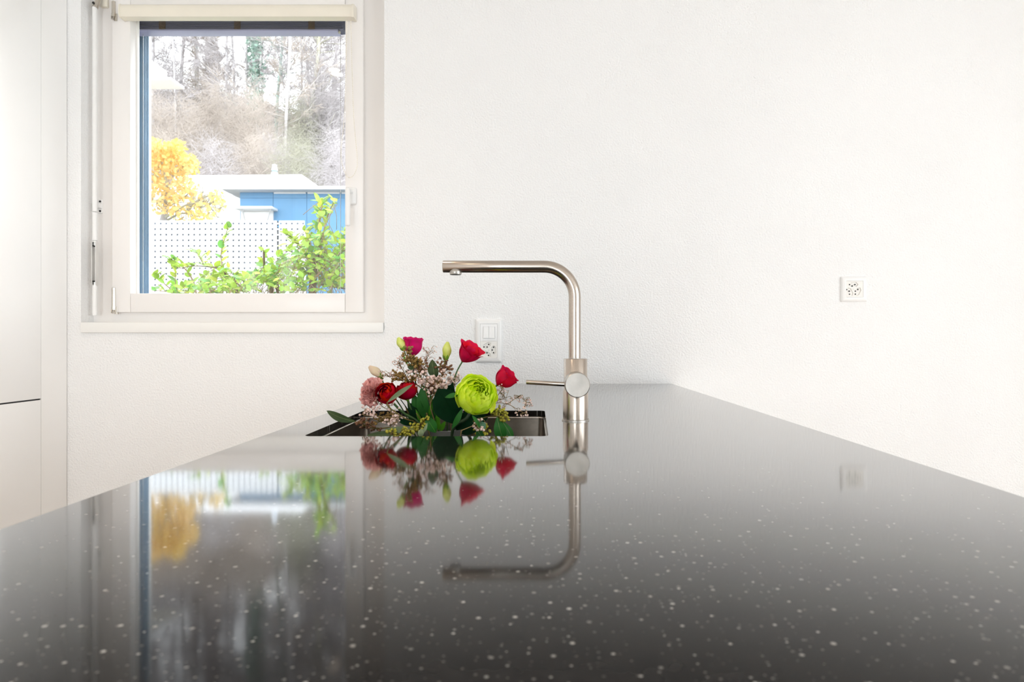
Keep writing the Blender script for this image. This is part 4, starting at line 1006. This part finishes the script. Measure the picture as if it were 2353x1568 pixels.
# ---- leafy shrubs just outside
leafmesh = {}
def leaf_mesh(key, L_, W, bend):
    if key not in leafmesh:
        g = G().grid(lambda a, s: Vector(((2*a-1)*0.5*W*(math.sin(PI*min(1, s**0.8))**0.7 if 0 < s < 1 else 0), L_*s, bend*L_*math.sin(PI*s*0.8)+abs(2*a-1)*0.12*W)), 2, 5)
        me = bpy.data.meshes.new('leaf_blade'); me.from_pydata([tuple(p) for p in g.v], [], g.f); me.update()
        me.polygons.foreach_set('use_smooth', [True]*len(me.polygons)); leafmesh[key] = (me, g)
    return leafmesh[key]
def orient(dirv, up):
    y = Vector(dirv).normalized(); x = y.cross(Vector(up))
    if x.length < 1e-4: x = Vector((1, 0, 0))
    x.normalize(); z = x.cross(y); return Matrix((x, y, z)).transposed()
def shrub(label, d, stems, clusters, seed, mats, name='leafy_shrub', limit=290):
    rr = random.Random(seed); root = stems[0][0][0]
    base = P(*root, d); base = Vector((base.x, base.y, 0.55))
    t = thing(name, base, label, 'shrub', None)
    bz = []
    leaves = []
    def put(p, dirv, s, mk):
        up = Vector((rr.uniform(-0.6, 0.6), -0.5+rr.uniform(-0.5, 0.5), 1))
        leaves.append((Vector(p), orient(dirv, up), s, mk))
    def pick(): return rr.choices(mats, weights=[0.62, 0.2, 0.18][:len(mats)])[0]
    for pts, r, lf, mk in stems:
        c = curve([P(a, b, d+rr.uniform(-0.05, 0.05)) for a, b in pts], 5)
        build(G().tube(c, [r*(1-0.6*i/len(c)) for i in range(len(c))], 6), 'branch', M[mk], t, smooth=180)
        if lf:
            k = 0
            for i in range(lf):
                q = 0.15+0.85*(i+0.5)/lf; j = min(len(c)-2, int(q*(len(c)-1))); p = c[j].lerp(c[j+1], q*(len(c)-1)-j)
                tn = (c[j+1]-c[j]).normalized(); a = rr.uniform(0, 2*PI)
                sd = Vector((math.cos(a), math.sin(a)*0.7, 0.1)); k += 1
                put(p, sd*0.9+tn*0.45+Vector((0, 0, 0.15)), rr.uniform(0.8, 1.15), pick())
    g = G()
    for (cx, cy, rx, ry, n) in clusters:
        for i in range(n):
            a = rr.uniform(0, 2*PI); q = math.sqrt(rr.random()); dd = d+rr.uniform(-0.28, 0.28)
            p = P(cx+rx*q*math.cos(a), cy+ry*q*math.sin(a), dd)
            dv = Vector((rr.uniform(-1, 1), rr.uniform(-1, 0.6), rr.uniform(-0.45, 0.7)))
            put(p, dv, rr.uniform(0.65, 1.1), pick())
            if i % 3 == 0:
                e = p+Vector((rr.uniform(-0.12, 0.12), rr.uniform(-0.1, 0.1), -rr.uniform(0.05, 0.2)))
                g.tube([e, (e+p)/2+Vector((0.01, 0, 0.01)), p], 0.0018, 4)
    if g.v: tag(build(g, 'twigs', M['twig_brown'], t, smooth=180), kind='stuff')
    me, lg = leaf_mesh('a', 0.058, 0.036, 0.10)
    me2 = {}
    order = sorted(range(len(leaves)), key=lambda i: leaves[i][0].y-0.05*leaves[i][2])
    rest = {}
    for c_, i in enumerate(order):
        p, Rm, s, mk = leaves[i]
        if c_ < limit:
            if mk not in me2:
                k2 = ('m', mk)
                if k2 not in leafmesh:
                    m2 = me.copy(); m2.materials.append(M[mk]); leafmesh[k2] = m2
                me2[mk] = leafmesh[k2]
            o = bpy.data.objects.new('leaf', me2[mk]); COL.objects.link(o); o.parent = t
            o.matrix_local = Matrix.Translation(p-base) @ Rm.to_4x4() @ Matrix.Scale(s, 4)
        else:
            rest.setdefault(mk, G()).add([p+Rm @ (v*s) for v in lg.v], lg.f)
    for mk, g in rest.items(): tag(build(g, 'leaves', M[mk], t, smooth=180, fix=False), kind='stuff')
    return t
BM = ['bush1', 'bush2', 'bush3']
shrub('tall leafy green shrub at right of window view, its top shoots before the blue house', 4.2,
      [([(717, 970), (718, 690), (720, 640), (724, 600), (728, 585)], 0.030, 0, 'bark_brown'),
       ([(724, 600), (736, 560), (734, 510), (738, 480), (742, 458)], 0.009, 20, 'twig_brown'),
       ([(733, 600), (742, 540), (752, 500), (768, 462)], 0.006, 15, 'twig_brown'),
       ([(720, 620), (700, 580), (672, 548), (660, 540)], 0.008, 20, 'twig_brown'),
       ([(722, 610), (712, 560), (700, 530)], 0.007, 14, 'twig_brown'),
       ([(722, 640), (760, 600), (800, 570)], 0.009, 18, 'twig_brown'),
       ([(722, 650), (770, 660), (800, 665)], 0.008, 10, 'bark_brown'),
       ([(723, 615), (790, 640), (830, 680)], 0.009, 6, 'twig_brown'),
       ([(722, 640), (690, 620), (650, 612)], 0.007, 14, 'twig_brown'),
       ([(770, 600), (790, 545), (794, 530)], 0.005, 10, 'twig_brown')],
      [(738, 478, 16, 22, 22), (765, 475, 12, 20, 7), (700, 570, 45, 24, 60), (745, 570, 48, 34, 110), (690, 610, 42, 26, 55), (765, 625, 36, 36, 110), (735, 655, 60, 22, 90), (660, 655, 30, 20, 35), (810, 600, 30, 80, 60), (740, 600, 40, 26, 60), (725, 540, 18, 26, 18)], 31, BM)
shrub('leafy shrub with forked dark trunks before the fence post', 4.45,
      [([(618, 955), (624, 690), (616, 650), (608, 620), (606, 575)], 0.016, 18, 'bark_brown'),
       ([(630, 955), (648, 690), (655, 655), (668, 630)], 0.018, 4, 'bark_brown'),
       ([(645, 700), (634, 655), (628, 640)], 0.012, 8, 'bark_brown'),
       ([(616, 650), (595, 640), (585, 632)], 0.006, 10, 'twig_brown'),
       ([(640, 670), (640, 620), (650, 590)], 0.005, 10, 'twig_brown')],
      [(612, 625, 22, 24, 26), (632, 640, 34, 28, 48), (600, 652, 26, 20, 30), (650, 600, 24, 22, 24), (670, 655, 28, 20, 26)], 32, BM)
shrub('low spreading yellow green shrub at lower left of window view with upright shoots', 4.1,
      [([(565, 980), (545, 676), (525, 640), (505, 618), (470, 612)], 0.011, 14, 'bark_brown'),
       ([(512, 620), (508, 585), (516, 550), (524, 522)], 0.004, 13, 'twig_brown'),
       ([(470, 612), (440, 612), (410, 616), (398, 600)], 0.004, 12, 'twig_brown'),
       ([(455, 700), (445, 650), (425, 618), (400, 600), (392, 596)], 0.006, 12, 'twig_brown'),
       ([(470, 612), (455, 585), (445, 580)], 0.004, 9, 'twig_brown'),
       ([(420, 690), (405, 660), (402, 620)], 0.004, 8, 'twig_brown'),
       ([(420, 690), (375, 650), (355, 636)], 0.004, 12, 'twig_brown'),
       ([(430, 690), (390, 672), (350, 668)], 0.004, 8, 'twig_brown')],
      [(500, 652, 46, 26, 75), (545, 655, 48, 22, 75), (460, 660, 34, 18, 46), (570, 650, 26, 22, 34), (425, 668, 26, 10, 18), (515, 625, 30, 12, 18), (480, 596, 14, 8, 6)], 33, ['bush1', 'bush3', 'bush2'])

# ---- yellow autumn tree
def foliage(pts, mname, t, L_, rr, name='foliage'):
    g = G()
    for p in pts:
        Rm = orient((rr.uniform(-1, 1), rr.uniform(-1, 1), rr.uniform(-1, 1)), (rr.uniform(-1, 1), rr.uniform(-1, 1), rr.uniform(-1, 1)))
        s = L_*rr.uniform(0.6, 1.2)
        vs = [(0, 0, 0), (-0.35, .35, .08), (-.22, .8, .02), (0, 1, 0), (.22, .8, .02), (.35, .35, .08)]
        g.add([p+Rm @ (Vector(v)*s) for v in vs], [(0, 5, 4, 3), (0, 3, 2, 1)])
    return tag(build(g, name, M[mname], t, smooth=0, fix=False), kind='stuff')
rr = random.Random(5)
d = 10.0
yt = thing('autumn_tree', (P(375, 0, d).x, d, 0.55), 'yellow leaved autumn tree in front of the white house, at left of the view', 'tree')
build(G().tube(curve([(P(372, 0, d).x, d, 0.55), P(372, 560, d), P(380, 480, d), P(392, 400, d)]), [0.08, 0.07, 0.05, 0.02, 0.02]*0+[0.08-0.0032*i for i in range(19)], 8), 'trunk', M['bark_grey'], yt, smooth=180)
gb = G()
ends = []
for a in ((380, 480, 430, 450), (385, 450, 350, 400), (388, 420, 440, 380), (392, 400, 400, 345), (380, 500, 480, 470), (430, 485, 510, 450), (380, 500, 350, 460), (378, 510, 460, 500), (430, 485, 470, 440), (385, 430, 360, 350), (460, 478, 500, 500), (480, 470, 515, 485)):
    p0, p1 = P(a[0], a[1], d+rr.uniform(-.2, .2)), P(a[2], a[3], d+rr.uniform(-.5, .5)); m_ = (p0+p1)/2+Vector((0, 0, 0.1))
    gb.tube(curve([p0, m_, p1], 4), [0.022-0.002*i for i in range(9)], 5)
    for k in range(9):
        q = p0.lerp(p1, rr.uniform(0.3, 1)); e = q+Vector((rr.uniform(-.25, .25), rr.uniform(-.2, .2), rr.uniform(-.12, .3)))
        gb.tube([q, (q+e)/2+Vector((0.02, 0, 0.03)), e], [0.007, 0.005, 0.003], 4)
tag(build(gb, 'branches', M['twig_olive'], yt, smooth=180), kind='stuff')
pts = []
for (cx, cy, rx, ry, n) in ((385, 362, 42, 34, 650), (435, 378, 24, 20, 260), (405, 338, 22, 12, 130), (350, 345, 25, 25, 260), (330, 400, 40, 60, 400), (400, 420, 44, 24, 300), (375, 465, 40, 30, 190), (430, 440, 30, 22, 130), (470, 480, 46, 26, 170), (495, 450, 20, 14, 40), (420, 490, 50, 16, 90)):
    for i in range(n):
        a = rr.uniform(0, 2*PI); q = math.sqrt(rr.random())
        pts.append(P(cx+rx*q*math.cos(a), cy+ry*q*math.sin(a), d+rr.uniform(-0.5, 0.5)))
foliage(pts, 'yellow_leaf', yt, 0.075, rr)

# ---- wooded hillside: bare trees and brushwood
def bare_tree(label, px, wpx, d, lean, bark, twig, seed, nb=18, top=-160, group='bare trees on the hillside', low=0.25, ivy=0, blen=1.0, name='bare_tree'):
    rr = random.Random(seed)
    p1 = P(px+lean, top, d); x0 = P(px-lean*0.25, 0, d).x; zb_ = hz(d)-0.3
    t = thing(name, (x0, d, zb_), label, 'tree', group)
    H = p1.z-zb_; r0 = wpx*d/FPX*0.5
    c = curve([Vector((x0, d, zb_)), Vector((x0+(p1.x-x0)*0.3+rr.uniform(-.2, .2), d, zb_+H*0.33)), Vector((x0+(p1.x-x0)*0.62+rr.uniform(-.3, .3), d, zb_+H*0.66)), p1], 4)
    build(G().tube(c, [r0*(1.15-0.55*i/(len(c)-1)) for i in range(len(c))], 8), 'trunk', M[bark], t, smooth=180)
    g1, g2 = G(), G()
    for i in range(nb):
        q = low+(1-low)*rr.random(); j = min(len(c)-2, int(q*(len(c)-1))); p = c[j].lerp(c[j+1], q*(len(c)-1)-j)
        a = rr.uniform(0, 2*PI); L_ = H*0.20*rr.uniform(0.4, 1.1)*blen
        v = Vector((math.cos(a), 0.6*math.sin(a), rr.uniform(0.2, 0.9))).normalized()*L_
        m_ = p+v*0.5+Vector((0, 0, -0.06*L_)); e = p+v+Vector((0, 0, 0.12*L_))
        rb2 = r0*0.22
        g1.tube([p, m_, e], [rb2, rb2*0.7, rb2*0.3], 5)
        for k in range(7):
            s = p.lerp(m_, rr.random()) if rr.random() < .4 else m_.lerp(e, rr.random())
            w2 = (v.normalized()+Vector((rr.uniform(-1, 1), rr.uniform(-.6, .6), rr.uniform(-.6, 1)))).normalized()*L_*0.42*rr.uniform(.5, 1)
            e2 = s+w2; g2.tube([s, s+w2*.5+Vector((0, 0, .03*L_)), e2], [rb2*0.42, rb2*0.3, rb2*0.14], 3)
            for k2 in range(9):
                s3 = s.lerp(e2, rr.uniform(.3, 1)); w3 = 1.25*(w2.normalized()+Vector((rr.uniform(-1, 1), rr.uniform(-.6, .6), rr.uniform(-.8, .8)))).normalized()*L_*0.2*rr.uniform(.5, 1.1)
                g2.tube([s3, s3+w3], [max(rb2*0.2, 0.0003*d), 0.0002*d], 3)
    tag(build(g1, 'branches', M[bark], t, smooth=180), kind='stuff')
    tag(build(g2, 'twigs', M[twig], t, smooth=180), kind='stuff')
    if ivy:
        pts = []
        for i in range(ivy):
            q = rr.uniform(0.2, 1.0)**0.8; j = min(len(c)-2, int(q*(len(c)-1))); p = c[j].lerp(c[j+1], q*(len(c)-1)-j)
            a = rr.uniform(0, 2*PI); ra = r0*rr.uniform(0.9, 2.2); pts.append(p+Vector((math.cos(a)*ra, math.sin(a)*ra, 0)))
        foliage(pts, 'ivy', t, 0.28, rr, 'ivy')
    return t
gl = 'thin bare grey trunk among the hillside trees against the pale sky'
TR = [(352, 12, 44, 2, 'bark_grey', 'twig_grey'), (402, 5, 40, 4, 'bark_grey', 'twig_grey'), (420, 7, 46, 6, 'bark_grey', 'twig_grey'), (446, 10, 50, 3, 'bark_green', 'twig_grey'),
      (512, 6, 42, 2, 'bark_grey', 'twig_grey'), (533, 6.5, 44, 3, 'bark_grey', 'twig_grey'), (566, 6, 40, -18, 'bark_grey', 'twig_grey'),
      (640, 8, 38, 8, 'bark_green', 'twig_grey'), (664, 7, 48, 3, 'bark_grey', 'twig_grey'), (605, 5, 52, -2, 'bark_grey', 'twig_grey'), (688, 5, 50, 6, 'bark_grey', 'twig_grey'), (705, 6, 46, -4, 'bark_grey', 'twig_grey'), (735, 5, 52, 3, 'bark_grey', 'twig_grey'), (770, 6, 44, 5, 'bark_grey', 'twig_grey')]
ORD = ['leftmost', 'second', 'third', 'fourth', 'fifth', 'sixth', 'seventh', 'eighth', 'ninth', 'tenth', 'eleventh', 'twelfth', 'thirteenth', 'rightmost']
TR.sort()
for i, a in enumerate(TR):
    wh_ = {'bark_green': 'greenish bare trunk on the hillside', 'bark_grey': 'thin bare grey trunk on the hillside'}[a[4]]
    bare_tree('%s, %s of the fourteen slim trunks%s' % (wh_, ORD[i], '' if i in (0, 13) else ' from the left'), *a, seed=100+i, nb=34)
bare_tree('thick ivy covered green trunk right of the window view centre', 587, 17, 40, 4, 'bark_green', 'twig_grey', 300, ivy=1300, group=None, nb=14, name='ivy_tree')
bare_tree('pale whitish bare trunk standing right of the leaning dark trunk', 657, 8, 34, 4, 'bark_pale', 'twig_beige', 301, group=None, nb=20, name='birch_tree')
bare_tree('broad brownish bare tree mass at upper left of the window view', 482, 34, 48, 2, 'twig_grey', 'twig_beige', 302, group=None, nb=70, low=0.1, blen=0.5, name='broad_tree')
bare_tree('olive tinged bare tree with dense twigs at right edge of the view', 722, 9, 36, 2, 'twig_olive', 'twig_grey', 303, group=None, nb=70, low=0.12, blen=0.9, name='dense_tree')
bare_tree('grey bare tree with dense drooping twigs at far right of the view', 778, 8, 38, -6, 'twig_grey', 'twig_grey', 304, group=None, nb=70, low=0.12, blen=0.9, name='dense_tree')

def brush(label, px, top, wpx, d, n, m, seed):
    rr = random.Random(seed); x0 = P(px, 0, d).x; zb_ = hz(d)-0.2; H = P(0, top, d).z-zb_; W = wpx*d/FPX
    t = thing('brushwood', (x0, d, zb_), label, 'shrub', 'leafless brushwood on the hillside'); g = G()
    for i in range(n):
        bx = x0+rr.uniform(-.5, .5)*W
        q = rr.random()**0.9
        edge = 1-abs((bx-x0)/(W*0.5))**2*0.45
        L_ = H*rr.uniform(0.05, 0.16)
        p = Vector((bx, d+rr.uniform(-1.2, 1.2), zb_+H*q*0.92*edge)); r = 0.00042*d*rr.uniform(0.35, 1.0)*(1.5-q)
        lean = rr.gauss(0, 0.75)
        v = Vector((lean, rr.uniform(-.5, .5), rr.uniform(-0.15, 1))).normalized()*L_
        e = p+v; m_ = p+v*.5+Vector((rr.uniform(-.12, .12), 0, rr.uniform(-.1, .1)))*L_
        g.tube([p, m_, e], [r, r*.7, r*.3], 3, cap=False)
        if rr.random() < .5:
            w2 = (v.normalized()+Vector((rr.uniform(-1, 1), 0, rr.uniform(-.6, .8)))).normalized()*L_*0.5
            g.tube([m_, m_+w2], [r*.6, r*.25], 3, cap=False)
    return tag(t), tag(build(g, 'twigs', M[m], t, smooth=180), kind='stuff')
BR = [(365, 95, 110, 46, 'twig_grey'), (455, 110, 100, 47, 'twig_beige'), (360, 190, 90, 34, 'twig_beige'), (430, 205, 110, 33, 'twig_beige'), (500, 180, 110, 36, 'twig_beige'), (560, 190, 100, 34, 'twig_beige'), (600, 190, 70, 33, 'twig_beige'), (390, 290, 120, 29, 'twig_beige'), (500, 290, 130, 28, 'twig_grey'), (590, 290, 110, 29, 'twig_beige'),
      (690, 200, 90, 35, 'twig_olive'), (745, 110, 90, 36, 'twig_grey'), (790, 120, 90, 37, 'twig_grey'), (680, 290, 110, 29, 'twig_olive'), (770, 280, 110, 29, 'twig_grey'), (640, 300, 90, 31, 'twig_grey'), (720, 160, 60, 42, 'twig_grey')]
BR.sort(key=lambda a: (a[1] >= 280, a[0]))
OB = ['leftmost', 'second from left', 'third from left', 'fourth from left', 'fifth from left', 'sixth from left', 'seventh from left', 'eighth from left', 'ninth from left', 'tenth from left', 'eleventh from left', 'rightmost']
OF = ['leftmost', 'second from left', 'third from left', 'fourth from left', 'fifth from left', 'rightmost']
nf = sum(a[1] >= 280 for a in BR); nbk = len(BR)-nf
for i, a in enumerate(BR):
    c_ = {'twig_beige': 'beige', 'twig_grey': 'grey', 'twig_olive': 'olive tinged'}[a[4]]
    if i < nbk: l_ = '%s leafless brushwood high on the hillside, %s of the upper row' % (c_, OB[i] if i < nbk-1 else 'rightmost')
    else: l_ = '%s leafless brushwood just above the house roofs, %s of the lower row' % (c_, OF[i-nbk] if i < len(BR)-1 else 'rightmost')
    brush(l_, a[0], a[1], a[2], a[3], 4200, a[4], 500+i)
